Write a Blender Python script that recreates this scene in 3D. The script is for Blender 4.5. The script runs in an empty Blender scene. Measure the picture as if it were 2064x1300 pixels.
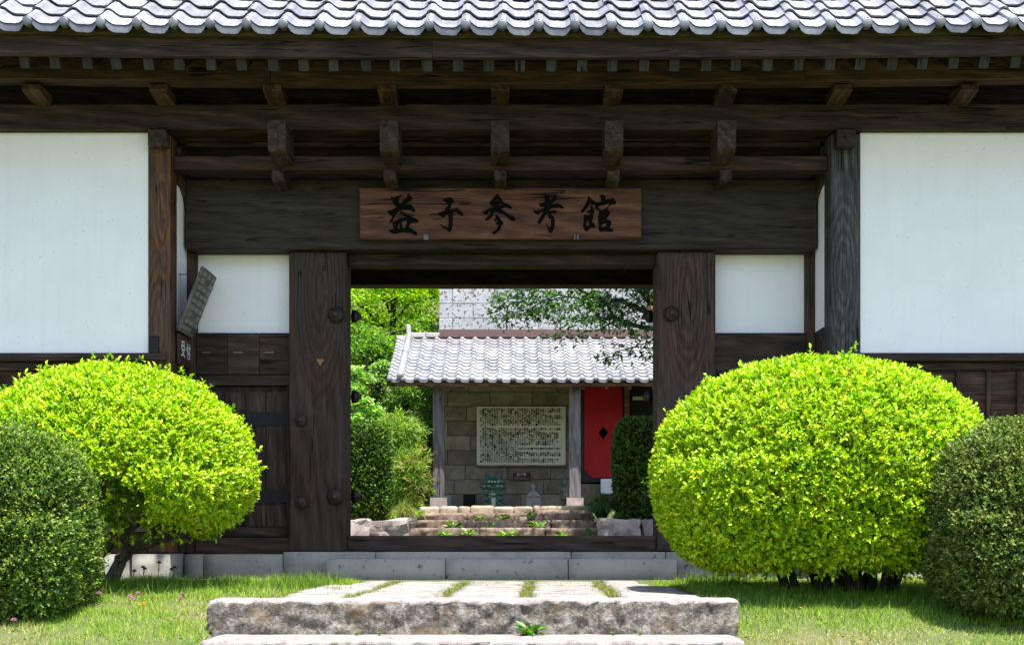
import bpy, bmesh, math, random
import numpy as np
from mathutils import Vector, noise as mnoise

random.seed(7)
RNG = np.random.default_rng(7)
SC = bpy.context.scene
COL = SC.collection
R = math.radians

# ------------------------------------------------------------------ camera, sky, sun, exposure
# the paved landing is z = 0; the eye is 0.38 m above it; +y is the distance from the camera
EYE, F, HX, HY = 0.38, 2820.0, 1032.0, 1075.0
cam_d = bpy.data.cameras.new('camera')
cam = bpy.data.objects.new('camera', cam_d)
COL.objects.link(cam)
cam.location = (0, 0, EYE)
cam.rotation_euler = (R(90), 0, 0)
cam_d.sensor_fit = 'HORIZONTAL'
cam_d.sensor_width = 36
cam_d.lens = F / 2064 * 36
cam_d.shift_y = (HY - 650) / 2064
cam_d.clip_start = 0.1
cam_d.clip_end = 1000
SC.camera = cam

SUN = Vector((0.16, -0.262, 1.0)).normalized()
w = bpy.data.worlds.new('World')
SC.world = w
w.use_nodes = True
nt = w.node_tree
bg = nt.nodes['Background']
sky = nt.nodes.new('ShaderNodeTexSky')
sky.sky_type = 'NISHITA'
sky.sun_disc = False
sky.sun_elevation = math.asin(SUN.z)
sky.sun_rotation = math.atan2(SUN.x, SUN.y)
sky.air_density = 1.0
sky.dust_density = 1.5
nt.links.new(sky.outputs[0], bg.inputs[0])
bg.inputs[1].default_value = 0.13
sd = bpy.data.lights.new('sun', 'SUN')
sd.energy = 4.6
sd.angle = R(0.53)
sd.color = (1.0, 0.955, 0.88)
sun = bpy.data.objects.new('sun', sd)
COL.objects.link(sun)
sun.location = (6, -8, 30)
sun.rotation_euler = SUN.to_track_quat('Z', 'Y').to_euler()
vs = SC.view_settings
vs.view_transform = 'Standard'
vs.look = 'None'
vs.gamma = 1.0
vs.exposure = 1.42
vs.use_curve_mapping = False
SC.cycles.max_bounces = 8
SC.cycles.use_denoising = True


def X(px, d): return (px - HX) * d / F
def Z(py, d): return EYE + (HY - py) * d / F


# ------------------------------------------------------------------ helpers
WORLD = {}


def _w(o):
    return WORLD.get(o.name, Vector((0, 0, 0))) if o else Vector((0, 0, 0))


def put(name, mesh, loc, parent=None, rot=None):
    o = bpy.data.objects.new(name, mesh)
    COL.objects.link(o)
    loc = Vector(loc)
    if parent is not None:
        o.parent = parent
        o.location = loc - _w(parent)
    else:
        o.location = loc
    if rot is not None:
        o.rotation_euler = rot
    WORLD[o.name] = loc
    return o


def thing(name, label, cat, loc, group=None):
    o = put(name, None, loc)
    o.empty_display_size = 0.2
    return tag(o, label, cat, group)


def tag(o, label, cat, group=None):
    o['label'] = label
    o['category'] = cat
    if group:
        o['group'] = group
    return o


def struct(o):
    o['kind'] = 'structure'
    return o


def mesh_of(name, verts, faces, mat, smooth=False):
    me = bpy.data.meshes.new(name)
    me.from_pydata([tuple(v) for v in verts], [], faces)
    if mat:
        me.materials.append(mat)
    if smooth:
        me.polygons.foreach_set('use_smooth', [True] * len(me.polygons))
    me.update()
    return me


def bm_mesh(name, bm, mat, smooth=False):
    me = bpy.data.meshes.new(name)
    bmesh.ops.recalc_face_normals(bm, faces=bm.faces)
    bm.to_mesh(me)
    bm.free()
    me.materials.append(mat)
    if smooth:
        me.polygons.foreach_set('use_smooth', [True] * len(me.polygons))
    return me


def bevel_mesh(name, sx, sy, sz, mat, bev=0.006):
    bm = bmesh.new()
    bmesh.ops.create_cube(bm, size=1)
    for v in bm.verts:
        v.co.x *= sx; v.co.y *= sy; v.co.z *= sz
    if bev > 0:
        b = min(bev, 0.3 * min(sx, sy, sz))
        bmesh.ops.bevel(bm, geom=bm.edges[:], offset=b, segments=1, affect='EDGES')
    return bm_mesh(name, bm, mat)


def box(name, x0, x1, y0, y1, z0, z1, mat, parent=None, bev=0.006, rot=None):
    me = bevel_mesh(name, abs(x1 - x0), abs(y1 - y0), abs(z1 - z0), mat, bev)
    return put(name, me, ((x0 + x1) / 2, (y0 + y1) / 2, (z0 + z1) / 2), parent, rot)


def prism(name, prof, x0, x1, mat, parent=None, smooth=False):
    """profile of (y, z) points extruded along x from x0 to x1"""
    n = len(prof)
    cy = sum(p[0] for p in prof) / n
    cz = sum(p[1] for p in prof) / n
    h = (x1 - x0) / 2
    V = [(-h, p[0] - cy, p[1] - cz) for p in prof] + [(h, p[0] - cy, p[1] - cz) for p in prof]
    Fc = [tuple(range(n)), tuple(range(2 * n - 1, n - 1, -1))]
    Fc += [(i, (i + 1) % n, n + (i + 1) % n, n + i) for i in range(n)]
    bm = bmesh.new()
    vs_ = [bm.verts.new(v) for v in V]
    for f in Fc:
        bm.faces.new([vs_[i] for i in f])
    me = bm_mesh(name, bm, mat, smooth)
    return put(name, me, ((x0 + x1) / 2, cy, cz), parent)


def grid_box(sx, sy, sz, nx, ny, nz):
    """surface lattice of a box, vertices shared"""
    idx, V, Fc = {}, [], []

    def vid(i, j, k):
        key = (i, j, k)
        if key not in idx:
            idx[key] = len(V)
            V.append([(i / nx - .5) * sx, (j / ny - .5) * sy, (k / nz - .5) * sz])
        return idx[key]
    for i in range(nx):
        for j in range(ny):
            Fc.append((vid(i, j, 0), vid(i, j + 1, 0), vid(i + 1, j + 1, 0), vid(i + 1, j, 0)))
            Fc.append((vid(i, j, nz), vid(i + 1, j, nz), vid(i + 1, j + 1, nz), vid(i, j + 1, nz)))
    for i in range(nx):
        for k in range(nz):
            Fc.append((vid(i, 0, k), vid(i + 1, 0, k), vid(i + 1, 0, k + 1), vid(i, 0, k + 1)))
            Fc.append((vid(i, ny, k), vid(i, ny, k + 1), vid(i + 1, ny, k + 1), vid(i + 1, ny, k)))
    for j in range(ny):
        for k in range(nz):
            Fc.append((vid(0, j, k), vid(0, j, k + 1), vid(0, j + 1, k + 1), vid(0, j + 1, k)))
            Fc.append((vid(nx, j, k), vid(nx, j + 1, k), vid(nx, j + 1, k + 1), vid(nx, j, k + 1)))
    return np.array(V), Fc


def rough_block(name, x0, x1, y0, y1, z0, z1, mat, parent=None, cell=0.05, rad=0.02, amp=0.012, freq=7, top_amp=None, smooth=True, big=0.0, face_mat=None):
    sx, sy, sz = x1 - x0, y1 - y0, z1 - z0
    n = [max(2, min(140, int(round(s / cell)))) for s in (sx, sy, sz)]
    V, Fc = grid_box(sx, sy, sz, *n)
    h = np.array([sx, sy, sz]) / 2
    r = min(rad, 0.45 * min(sx, sy, sz))
    q = np.clip(V, -(h - r), h - r)
    dlt = V - q
    ln = np.linalg.norm(dlt, axis=1, keepdims=True)
    V = np.where(ln > 1e-9, q + r * dlt / np.maximum(ln, 1e-9), V)
    off = Vector((random.random() * 50, random.random() * 50, random.random() * 50))
    ta = amp if top_amp is None else top_amp
    out = []
    for v in V:
        p = Vector(v)
        nv = mnoise.noise_vector(p * freq + off) * .6 + mnoise.noise_vector(p * freq * 2.7 + off) * .35
        a = amp
        if v[2] > h[2] - r * 1.01:
            nv.z *= ta / max(amp, 1e-6)
        d_ = nv * a
        if big:
            d_ = d_ + mnoise.noise_vector(p * (1.6 / max(sx, .2)) + off) * big
        out.append(p + d_)
    me = mesh_of(name, out, Fc, mat, smooth)
    if face_mat:
        me.materials.append(face_mat)
        for p in me.polygons:
            if p.center.z < h[2] - .02:
                p.material_index = 1
    return put(name, me, ((x0 + x1) / 2, (y0 + y1) / 2, (z0 + z1) / 2), parent)


def tube_geo(pts, rads, seg=8, V=None, Fc=None, wob=0.0):
    V = [] if V is None else V
    Fc = [] if Fc is None else Fc
    pts = [Vector(p) for p in pts]
    base = len(V)
    up = Vector((0.13, 0.27, 1)).normalized()
    for i, p in enumerate(pts):
        t = (pts[min(i + 1, len(pts) - 1)] - pts[max(i - 1, 0)]).normalized()
        a = t.cross(up)
        if a.length < 1e-3:
            a = t.cross(Vector((1, 0, 0)))
        a.normalize()
        b = t.cross(a)
        for k in range(seg):
            an = 2 * math.pi * k / seg
            rr = rads[i] * (1 + wob * (random.random() - .5))
            V.append(p + a * math.cos(an) * rr + b * math.sin(an) * rr)
    for i in range(len(pts) - 1):
        for k in range(seg):
            Fc.append((base + i * seg + k, base + i * seg + (k + 1) % seg, base + (i + 1) * seg + (k + 1) % seg, base + (i + 1) * seg + k))
    Fc.append(tuple(base + k for k in range(seg))[::-1])
    Fc.append(tuple(base + (len(pts) - 1) * seg + k for k in range(seg)))
    return V, Fc


def smooth_path(pts, n=4, wob=0.0):
    pts = [Vector(p) for p in pts]
    out = []
    for i in range(len(pts) - 1):
        p0, p1, p2, p3 = pts[max(i - 1, 0)], pts[i], pts[i + 1], pts[min(i + 2, len(pts) - 1)]
        for k in range(n):
            t = k / n
            out.append(0.5 * ((2 * p1) + (p2 - p0) * t + (2 * p0 - 5 * p1 + 4 * p2 - p3) * t * t + (3 * p1 - p0 - 3 * p2 + p3) * t ** 3)
                       + Vector((random.gauss(0, wob), random.gauss(0, wob), random.gauss(0, wob))))
    out.append(pts[-1])
    return out


def tubes(name, specs, mat, parent, seg=8, wob=0.0):
    """specs: list of (points, radii) -> one mesh, in world coordinates, origin at the first point"""
    V, Fc = [], []
    for pts, rads in specs:
        tube_geo(pts, rads, seg, V, Fc, wob)
    o0 = Vector(specs[0][0][0])
    me = mesh_of(name, [Vector(v) - o0 for v in V], Fc, mat, True)
    return put(name, me, o0, parent)


def lathe(name, prof, loc, mat, parent=None, seg=14, axis='z', smooth=True):
    V, Fc = [], []
    for r_, h_ in prof:
        for k in range(seg):
            a = 2 * math.pi * k / seg
            if axis == 'z':
                V.append((r_ * math.cos(a), r_ * math.sin(a), h_))
            elif axis == '-y':
                V.append((r_ * math.cos(a), -h_, r_ * math.sin(a)))
            else:
                V.append((h_, r_ * math.cos(a), r_ * math.sin(a)))
    for i in range(len(prof) - 1):
        for k in range(seg):
            Fc.append((i * seg + k, i * seg + (k + 1) % seg, (i + 1) * seg + (k + 1) % seg, (i + 1) * seg + k))
    Fc.append(tuple(range(seg))[::-1])
    Fc.append(tuple((len(prof) - 1) * seg + k for k in range(seg)))
    bm = bmesh.new()
    vv = [bm.verts.new(v) for v in V]
    for f in Fc:
        bm.faces.new([vv[i] for i in f])
    me = bm_mesh(name, bm, mat, smooth)
    return put(name, me, loc, parent)


def np_mesh(name, V, T, mat, tint=None):
    """V (n,3), T (m,3) triangles, tint (n,3)"""
    me = bpy.data.meshes.new(name)
    n, m = len(V), len(T)
    me.vertices.add(n)
    me.vertices.foreach_set('co', np.ascontiguousarray(V, dtype=np.float32).ravel())
    me.loops.add(3 * m)
    me.loops.foreach_set('vertex_index', np.ascontiguousarray(T, dtype=np.int32).ravel())
    me.polygons.add(m)
    me.polygons.foreach_set('loop_start', np.arange(0, 3 * m, 3, dtype=np.int32))
    me.polygons.foreach_set('loop_total', np.full(m, 3, dtype=np.int32))
    me.update(calc_edges=True)
    if tint is not None:
        at = me.attributes.new('tint', 'FLOAT_COLOR', 'POINT')
        c = np.ones((n, 4), dtype=np.float32)
        c[:, :3] = tint
        at.data.foreach_set('color', c.ravel())
    me.materials.append(mat)
    return me


def unit(a):
    return a / np.maximum(np.linalg.norm(a, axis=1, keepdims=True), 1e-9)


def leaf_arrays(P, D, N, L, Wd, fold=0.18, droop=0.12):
    D = unit(D)
    S = unit(np.cross(D, N))
    N2 = np.cross(S, D)
    L = L[:, None]
    Wd = Wd[:, None]
    tip = P + D * L - N2 * L * droop
    mid = P + D * L * 0.42
    a = mid + S * Wd / 2 + N2 * Wd * fold
    b = mid - S * Wd / 2 + N2 * Wd * fold
    V = np.stack([P, a, tip, b], 1).reshape(-1, 3)
    i = np.arange(len(P))[:, None] * 4
    T = np.concatenate([i + np.array([[0, 2, 1]]), i + np.array([[0, 3, 2]])], 1).reshape(-1, 3)
    return V, T


def rnd_unit(n):
    return unit(RNG.normal(size=(n, 3)))


def mix_cols(n, cols, wts, j=.2):
    cols = np.array(cols)
    k = RNG.choice(len(cols), n, p=np.array(wts) / sum(wts))
    c = cols[k]
    return np.clip(c * RNG.uniform(1 - j, 1 + j, (n, 1)), 0, 1)


# ------------------------------------------------------------------ materials
def new_mat(name):
    m = bpy.data.materials.new(name)
    m.use_nodes = True
    t = m.node_tree
    return m, t, t.nodes['Principled BSDF'], t.nodes.new, t.links.new


def ramp(t, fac, stops):
    r = t.nodes.new('ShaderNodeValToRGB')
    t.links.new(fac, r.inputs[0])
    e = r.color_ramp.elements
    while len(e) < len(stops):
        e.new(0.5)
    for el, (p, c) in zip(e, stops):
        el.position = p
        el.color = (c[0], c[1], c[2], 1)
    return r.outputs[0]


def obj_coords(t, scale=(1, 1, 1), rnd=60.0, kind='Object'):
    tc = t.nodes.new('ShaderNodeTexCoord')
    oi = t.nodes.new('ShaderNodeObjectInfo')
    mp = t.nodes.new('ShaderNodeMapping')
    mp.inputs['Scale'].default_value = scale
    t.links.new(tc.outputs[kind], mp.inputs['Vector'])
    mul = t.nodes.new('ShaderNodeMath')
    mul.operation = 'MULTIPLY'
    mul.inputs[1].default_value = rnd
    t.links.new(oi.outputs['Random'], mul.inputs[0])
    add = t.nodes.new('ShaderNodeVectorMath')
    add.operation = 'ADD'
    t.links.new(mp.outputs[0], add.inputs[0])
    t.links.new(mul.outputs[0], add.inputs[1])
    return add.outputs[0], oi.outputs['Random'], tc


def noise_n(t, vec, scale, detail=6, rough=0.6, dist=0.0):
    n = t.nodes.new('ShaderNodeTexNoise')
    n.inputs['Scale'].default_value = scale
    n.inputs['Detail'].default_value = detail
    n.inputs['Roughness'].default_value = rough
    n.inputs['Distortion'].default_value = dist
    t.links.new(vec, n.inputs['Vector'])
    return n.outputs['Fac']


def math_n(t, op, a, b):
    n = t.nodes.new('ShaderNodeMath')
    n.operation = op
    for i, v in enumerate((a, b)):
        if isinstance(v, (int, float)):
            n.inputs[i].default_value = v
        else:
            t.links.new(v, n.inputs[i])
    return n.outputs[0]


def mixc(t, fac, a, b, mode='MIX'):
    n = t.nodes.new('ShaderNodeMixRGB')
    n.blend_type = mode
    for i, v in enumerate((fac, a, b)):
        if isinstance(v, (int, float)):
            n.inputs[i].default_value = v
        elif isinstance(v, tuple):
            n.inputs[i].default_value = (v[0], v[1], v[2], 1)
        else:
            t.links.new(v, n.inputs[i])
    return n.outputs[0]


def bump(t, b, height, strength=0.4, dist=0.01):
    n = t.nodes.new('ShaderNodeBump')
    n.inputs['Strength'].default_value = strength
    n.inputs['Distance'].default_value = dist
    t.links.new(height, n.inputs['Height'])
    t.links.new(n.outputs[0], b.inputs['Normal'])


def wood(name, axis, dark, mid, light, rough=0.72, knots=None, grey=0.0, greyc=(0.07, 0.072, 0.08), wave=1.0):
    m, t, b, N, L = new_mat(name)
    sc = [1, 1, 1]
    sc['xyz'.index(axis)] = 0.045
    v, rnd, tc = obj_coords(t, tuple(sc))
    fine = noise_n(t, v, 110, 5, 0.65)
    med = noise_n(t, v, 22, 6, 0.6)
    sc2 = [1, 1, 1]
    sc2['xyz'.index(axis)] = 0.16
    v2, _, _ = obj_coords(t, tuple(sc2))
    wv = t.nodes.new('ShaderNodeTexWave')
    wv.wave_type = 'BANDS'
    wv.bands_direction = 'DIAGONAL'
    wv.inputs['Scale'].default_value = 5
    wv.inputs['Distortion'].default_value = 14
    wv.inputs['Detail'].default_value = 4
    wv.inputs['Detail Scale'].default_value = 0.7
    wv.inputs['Detail Roughness'].default_value = 0.6
    t.links.new(v2, wv.inputs['Vector'])
    fig = wv.outputs['Fac']
    if knots:
        for (off, sx_) in knots:
            mp = t.nodes.new('ShaderNodeMapping')
            mp.inputs['Location'].default_value = (-off[0], 0, -off[1] * 0.22)
            mp.inputs['Scale'].default_value = (1, 0.25, 0.22)
            t.links.new(tc.outputs['Object'], mp.inputs['Vector'])
            kw = t.nodes.new('ShaderNodeTexWave')
            kw.wave_type = 'RINGS'
            kw.rings_direction = 'SPHERICAL'
            kw.inputs['Scale'].default_value = 11
            kw.inputs['Distortion'].default_value = 4.5
            kw.inputs['Detail'].default_value = 4
            kw.inputs['Detail Scale'].default_value = 2.2
            t.links.new(mp.outputs[0], kw.inputs['Vector'])
            ln = t.nodes.new('ShaderNodeVectorMath')
            ln.operation = 'LENGTH'
            t.links.new(mp.outputs[0], ln.inputs[0])
            near = ramp(t, ln.outputs['Value'], [(sx_ * .6, (1, 1, 1)), (sx_, (0, 0, 0))])
            fig = mixc(t, near, fig, kw.outputs['Fac'])
    f = math_n(t, 'MULTIPLY_ADD', fine, 0.45)
    f.node.inputs[2].default_value = 0.0
    f = math_n(t, 'ADD', f, math_n(t, 'MULTIPLY', med, 0.35))
    f = math_n(t, 'ADD', f, math_n(t, 'MULTIPLY', fig, 0.11 * wave))
    c = ramp(t, f, [(0.33, dark), (0.50, mid), (0.70, light)])
    v3, _, _ = obj_coords(t, (1, 1, 1))
    blot = noise_n(t, v3, 2.2, 4, 0.6)
    if grey > 0:
        g = math_n(t, 'MULTIPLY', ramp(t, blot, [(0.42, (0, 0, 0)), (0.62, (1, 1, 1))]), grey)
        gg = mixc(t, f, (greyc[0] * .35, greyc[1] * .35, greyc[2] * .35), (greyc[0] * 1.4, greyc[1] * 1.4, greyc[2] * 1.4))
        c = mixc(t, g, c, gg)
    val = math_n(t, 'ADD', math_n(t, 'MULTIPLY', rnd, 0.5), 0.92)
    c = mixc(t, 1.0, c, val, 'MULTIPLY')
    sc4 = [1, 1, 1]
    sc4['xyz'.index(axis)] = 0.03
    v5, _, _ = obj_coords(t, tuple(sc4), 31.0)
    ck = noise_n(t, v5, 9, 2, 0.5)
    line = ramp(t, math_n(t, 'ABSOLUTE', math_n(t, 'SUBTRACT', ck, 0.5), 0), [(0.004, (1, 1, 1)), (0.014, (0, 0, 0))])
    where = ramp(t, noise_n(t, v3, 3.1, 2, 0.5), [(0.48, (0, 0, 0)), (0.56, (1, 1, 1))])
    crk = math_n(t, 'MULTIPLY', line, where)
    c = mixc(t, crk, c, (0.003, 0.0025, 0.002))
    f = math_n(t, 'SUBTRACT', f, math_n(t, 'MULTIPLY', crk, 0.8))
    L(c, b.inputs['Base Color'])
    L(ramp(t, med, [(0.3, (rough - .12,) * 3), (0.7, (rough + .1,) * 3)]), b.inputs['Roughness'])
    b.inputs['Specular IOR Level'].default_value = 0.18
    bump(t, b, f, 0.6, 0.006)
    return m


DK, MD, LT = (0.010, 0.0064, 0.0053), (0.039, 0.0235, 0.0175), (0.118, 0.07, 0.048)
M = {}
for ax in 'xyz':
    M['wood_' + ax] = wood('dark_timber_' + ax, ax, DK, MD, LT, grey=0.25, greyc=(0.055, 0.046, 0.04))
    M['brown_' + ax] = wood('brown_timber_' + ax, ax, (0.014, 0.008, 0.006), (0.052, 0.027, 0.018), (0.135, 0.072, 0.045), grey=0.2, greyc=(0.05, 0.045, 0.045))
    M['ash_' + ax] = wood('weathered_timber_' + ax, ax, (0.05, 0.042, 0.042), (0.13, 0.115, 0.12), (0.25, 0.22, 0.215), grey=0.5, greyc=(0.16, 0.155, 0.18))
M['post_main'] = wood('main_post_timber', 'z', (0.012, 0.0075, 0.006), (0.046, 0.025, 0.018), (0.13, 0.062, 0.04), grey=0.4, greyc=(0.052, 0.045, 0.042), knots=[((0.02, 0.95), 0.26)])
M['post_left'] = wood('outer_post_brown', 'z', (0.02, 0.01, 0.006), (0.085, 0.036, 0.018), (0.20, 0.10, 0.05), grey=0.5, greyc=(0.05, 0.045, 0.045), knots=[((0.0, 0.15), 0.17), ((0.02, 1.05), 0.1)], wave=1.0)
M['post_right'] = wood('outer_post_grey', 'z', (0.013, 0.012, 0.012), (0.056, 0.053, 0.053), (0.18, 0.172, 0.172), grey=0.3, greyc=(0.07, 0.066, 0.066), knots=[((-0.02, 0.55), 0.2), ((0.02, -0.25), 0.13)], wave=.95)
M['lintel'] = wood('lintel_timber', 'x', (0.011, 0.0085, 0.0068), (0.037, 0.027, 0.0205), (0.09, 0.066, 0.049), grey=0.4, greyc=(0.046, 0.042, 0.035), wave=.7)
M['sign'] = wood('sign_board_timber', 'x', (0.036, 0.014, 0.009), (0.085, 0.036, 0.022), (0.16, 0.08, 0.05), grey=0.0)
M['end_grain'] = wood('rafter_end_grain', 'z', (0.016, 0.017, 0.018), (0.037, 0.039, 0.042), (0.072, 0.075, 0.08), wave=.3)
M['olive'] = wood('mossy_eave_board', 'x', (0.018, 0.014, 0.006), (0.055, 0.042, 0.018), (0.12, 0.095, 0.05))
M['orange'] = wood('orange_timber', 'x', (0.18, 0.06, 0.02), (0.35, 0.13, 0.04), (0.5, 0.22, 0.08))
M['beam_brown'] = wood('porch_beam_timber', 'x', (0.05, 0.024, 0.013), (0.14, 0.07, 0.04), (0.26, 0.14, 0.085))


def plain(name, col, rough=0.6, var=0.15, scale=18, bmp=0.15, spec=0.4, metal=0.0, tone=None):
    m, t, b, N, L = new_mat(name)
    v, rnd, tc = obj_coords(t)
    n = noise_n(t, v, scale, 6, 0.6)
    lo = tuple(c * (1 - var) for c in col)
    hi = tuple(min(1, c * (1 + var)) for c in (tone or col))
    L(ramp(t, n, [(0.3, lo), (0.7, hi)]), b.inputs['Base Color'])
    b.inputs['Roughness'].default_value = rough
    b.inputs['Specular IOR Level'].default_value = spec
    b.inputs['Metallic'].default_value = metal
    bump(t, b, n, bmp, 0.01)
    return m


def plaster():
    m, t, b, N, L = new_mat('white_plaster')
    v, rnd, tc = obj_coords(t)
    n1 = noise_n(t, v, 1.6, 6, 0.65)
    n2 = noise_n(t, v, 180, 3, 0.6)
    n3 = noise_n(t, v, 34, 2, 0.5)
    c = ramp(t, n1, [(0.3, (0.825, 0.787, 0.80)), (0.6, (0.875, 0.835, 0.852))])
    v4, _, _ = obj_coords(t, (9, 9, .5))
    n4 = noise_n(t, v4, 1.5, 5, 0.6)
    c = mixc(t, 1.0, c, ramp(t, n4, [(0.30, (0.97, 0.965, 0.955)), (0.46, (1, 1, 1))]), 'MULTIPLY')
    sp = ramp(t, n3, [(0.24, (0.80, 0.79, 0.77)), (0.30, (1, 1, 1))])
    L(mixc(t, 1.0, c, sp, 'MULTIPLY'), b.inputs['Base Color'])
    b.inputs['Roughness'].default_value = 0.85
    b.inputs['Specular IOR Level'].default_value = 0.2
    bump(t, b, math_n(t, 'ADD', n2, math_n(t, 'MULTIPLY', n1, 2)), 0.25, 0.004)
    return m


def stone(name, a, b_, c_, pits=0.0, pitc=(0.06, 0.05, 0.04), scale=6, rough=0.9, bmp=0.5, lichen=None, fine=90, rv=0.3, strata=False):
    m, t, b, N, L = new_mat(name)
    v, rnd, tc = obj_coords(t)
    n1 = noise_n(t, v, scale, 7, 0.65)
    n2 = noise_n(t, v, fine, 4, 0.65)
    c = ramp(t, math_n(t, 'ADD', math_n(t, 'MULTIPLY', n1, 0.6), math_n(t, 'MULTIPLY', n2, 0.4)), [(0.36, a), (0.5, b_), (0.66, c_)])
    h = math_n(t, 'ADD', n1, math_n(t, 'MULTIPLY', n2, 0.5))
    if pits > 0:
        vo = t.nodes.new('ShaderNodeTexNoise')
        vo.inputs['Scale'].default_value = 17
        vo.inputs['Detail'].default_value = 3
        vo.inputs['Roughness'].default_value = 0.65
        t.links.new(v, vo.inputs['Vector'])
        pm = ramp(t, vo.outputs['Fac'], [(pits - .045, (1, 1, 1)), (pits, (0, 0, 0))])
        c = mixc(t, pm, c, pitc)
        h = math_n(t, 'SUBTRACT', h, math_n(t, 'MULTIPLY', pm, 0.8))
    if strata:
        v6, _, _ = obj_coords(t, (1.6, 17, 1), 23.0)
        n6 = noise_n(t, v6, 1.5, 5, 0.65)
        sm = ramp(t, n6, [(0.36, (0.7, 0.7, 0.7)), (0.46, (0, 0, 0))])
        c = mixc(t, sm, c, (0.11, 0.10, 0.075))
        h = math_n(t, 'SUBTRACT', h, math_n(t, 'MULTIPLY', sm, 0.8))
    if lichen:
        n4 = noise_n(t, v, 3.5, 6, 0.7)
        lm = ramp(t, n4, [(0.52, (0, 0, 0)), (0.62, (0.75, 0.75, 0.75))])
        c = mixc(t, lm, c, lichen)
    val = math_n(t, 'ADD', math_n(t, 'MULTIPLY', rnd, rv), 1 - rv / 2)
    c = mixc(t, 1.0, c, val, 'MULTIPLY')
    L(c, b.inputs['Base Color'])
    b.inputs['Roughness'].default_value = rough
    b.inputs['Specular IOR Level'].default_value = 0.25
    bump(t, b, h, bmp, 0.012)
    return m


M['plaster'] = plaster()
M['base_stone'] = stone('foundation_tuff', (0.20, 0.195, 0.182), (0.29, 0.28, 0.255), (0.36, 0.34, 0.30), pits=0.355, pitc=(0.1, 0.09, 0.08), scale=3, bmp=0.3, rv=.16)
M['tuff_light'] = stone('pale_tuff_block', (0.26, 0.27, 0.285), (0.35, 0.36, 0.375), (0.43, 0.435, 0.445), pits=0.445, pitc=(0.12, 0.085, 0.06), scale=3, bmp=0.35, rv=.14)
M['tuff_dark'] = stone('brown_tuff_block', (0.10, 0.08, 0.06), (0.185, 0.15, 0.11), (0.27, 0.215, 0.15), pits=0.34, pitc=(0.03, 0.025, 0.02), scale=4, bmp=0.5, rv=.55)
M['granite'] = stone('pink_granite', (0.13, 0.105, 0.10), (0.28, 0.245, 0.24), (0.38, 0.345, 0.34), scale=14, bmp=0.8, lichen=(0.27, 0.22, 0.19), fine=120, rv=.1)
M['hewn'] = stone('hewn_granite_face', (0.045, 0.038, 0.03), (0.14, 0.122, 0.10), (0.36, 0.335, 0.31), scale=16, bmp=1.0, lichen=(0.15, 0.105, 0.055), fine=55, rv=.1)
M['paver'] = stone('paving_granite', (0.13, 0.115, 0.10), (0.27, 0.245, 0.235), (0.36, 0.335, 0.325), scale=7, bmp=0.9, fine=60, rv=.2, strata=True)
M['step_stone'] = stone('rust_step_stone', (0.07, 0.045, 0.032), (0.18, 0.125, 0.095), (0.36, 0.28, 0.23), scale=10, bmp=0.9, rv=.25)
M['kerb_stone'] = stone('tan_kerb_stone', (0.16, 0.12, 0.085), (0.31, 0.25, 0.185), (0.45, 0.38, 0.29), scale=8, bmp=0.9, rv=.25)
M['boulder'] = stone('purple_grey_rock', (0.15, 0.115, 0.11), (0.25, 0.205, 0.195), (0.36, 0.31, 0.29), scale=5, bmp=0.7)
M['grey_stone'] = stone('grey_carved_stone', (0.19, 0.19, 0.175), (0.28, 0.275, 0.25), (0.36, 0.35, 0.32), scale=8, bmp=0.4)
M['concrete'] = stone('gutter_concrete', (0.34, 0.31, 0.29), (0.43, 0.40, 0.37), (0.5, 0.47, 0.44), scale=6, bmp=0.3)
M['mortar'] = plain('dark_mortar', (0.05, 0.045, 0.04), 0.95)
M['mortar_l'] = plain('grey_mortar', (0.22, 0.21, 0.2), 0.95)
M['iron'] = plain('wrought_iron', (0.014, 0.012, 0.012), 0.65, 0.3, 40, 0.3, 0.25, 0.0)
M['rust_iron'] = plain('rusty_iron', (0.036, 0.023, 0.019), 0.55, 0.35, 30, 0.4, 0.5, 0.3)
M['ink'] = plain('black_ink', (0.003, 0.003, 0.003), 0.9, 0.1, spec=0.08)
M['cream'] = plain('cream_board', (0.52, 0.50, 0.40), 0.55, 0.06, 3, 0.05)
M['red'] = plain('red_lacquer', (0.38, 0.010, 0.014), 0.5, 0.12, 3, 0.05, 0.2)
M['black'] = plain('black_lacquer', (0.008, 0.008, 0.009), 0.5, 0.1)
M['white'] = plain('white_paint', (0.75, 0.75, 0.73), 0.6, 0.05)
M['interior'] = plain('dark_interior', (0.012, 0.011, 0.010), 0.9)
M['grey_board'] = wood('grey_notice_timber', 'y', (0.05, 0.045, 0.042), (0.10, 0.09, 0.085), (0.17, 0.155, 0.15))
M['notice_tile'] = plain('pale_notice_tile', (0.20, 0.19, 0.18), 0.7, 0.1)
M['maroon'] = wood('maroon_sign_timber', 'z', (0.03, 0.012, 0.012), (0.06, 0.026, 0.025), (0.10, 0.045, 0.04))
M['soil'] = plain('bare_soil', (0.12, 0.085, 0.06), 0.95, 0.3)
M['bark'] = wood('shrub_bark', 'z', (0.045, 0.037, 0.03), (0.11, 0.09, 0.075), (0.22, 0.19, 0.155), rough=.85)
M['bark_dark'] = wood('dark_bark', 'z', (0.012, 0.010, 0.008), (0.035, 0.028, 0.022), (0.08, 0.065, 0.05), rough=.85)
M['twig'] = plain('dry_twig', (0.22, 0.17, 0.12), 0.85, 0.25)
M['flashing'] = plain('brown_flashing', (0.11, 0.06, 0.055), 0.45, 0.2, 6, 0.1)


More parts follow.
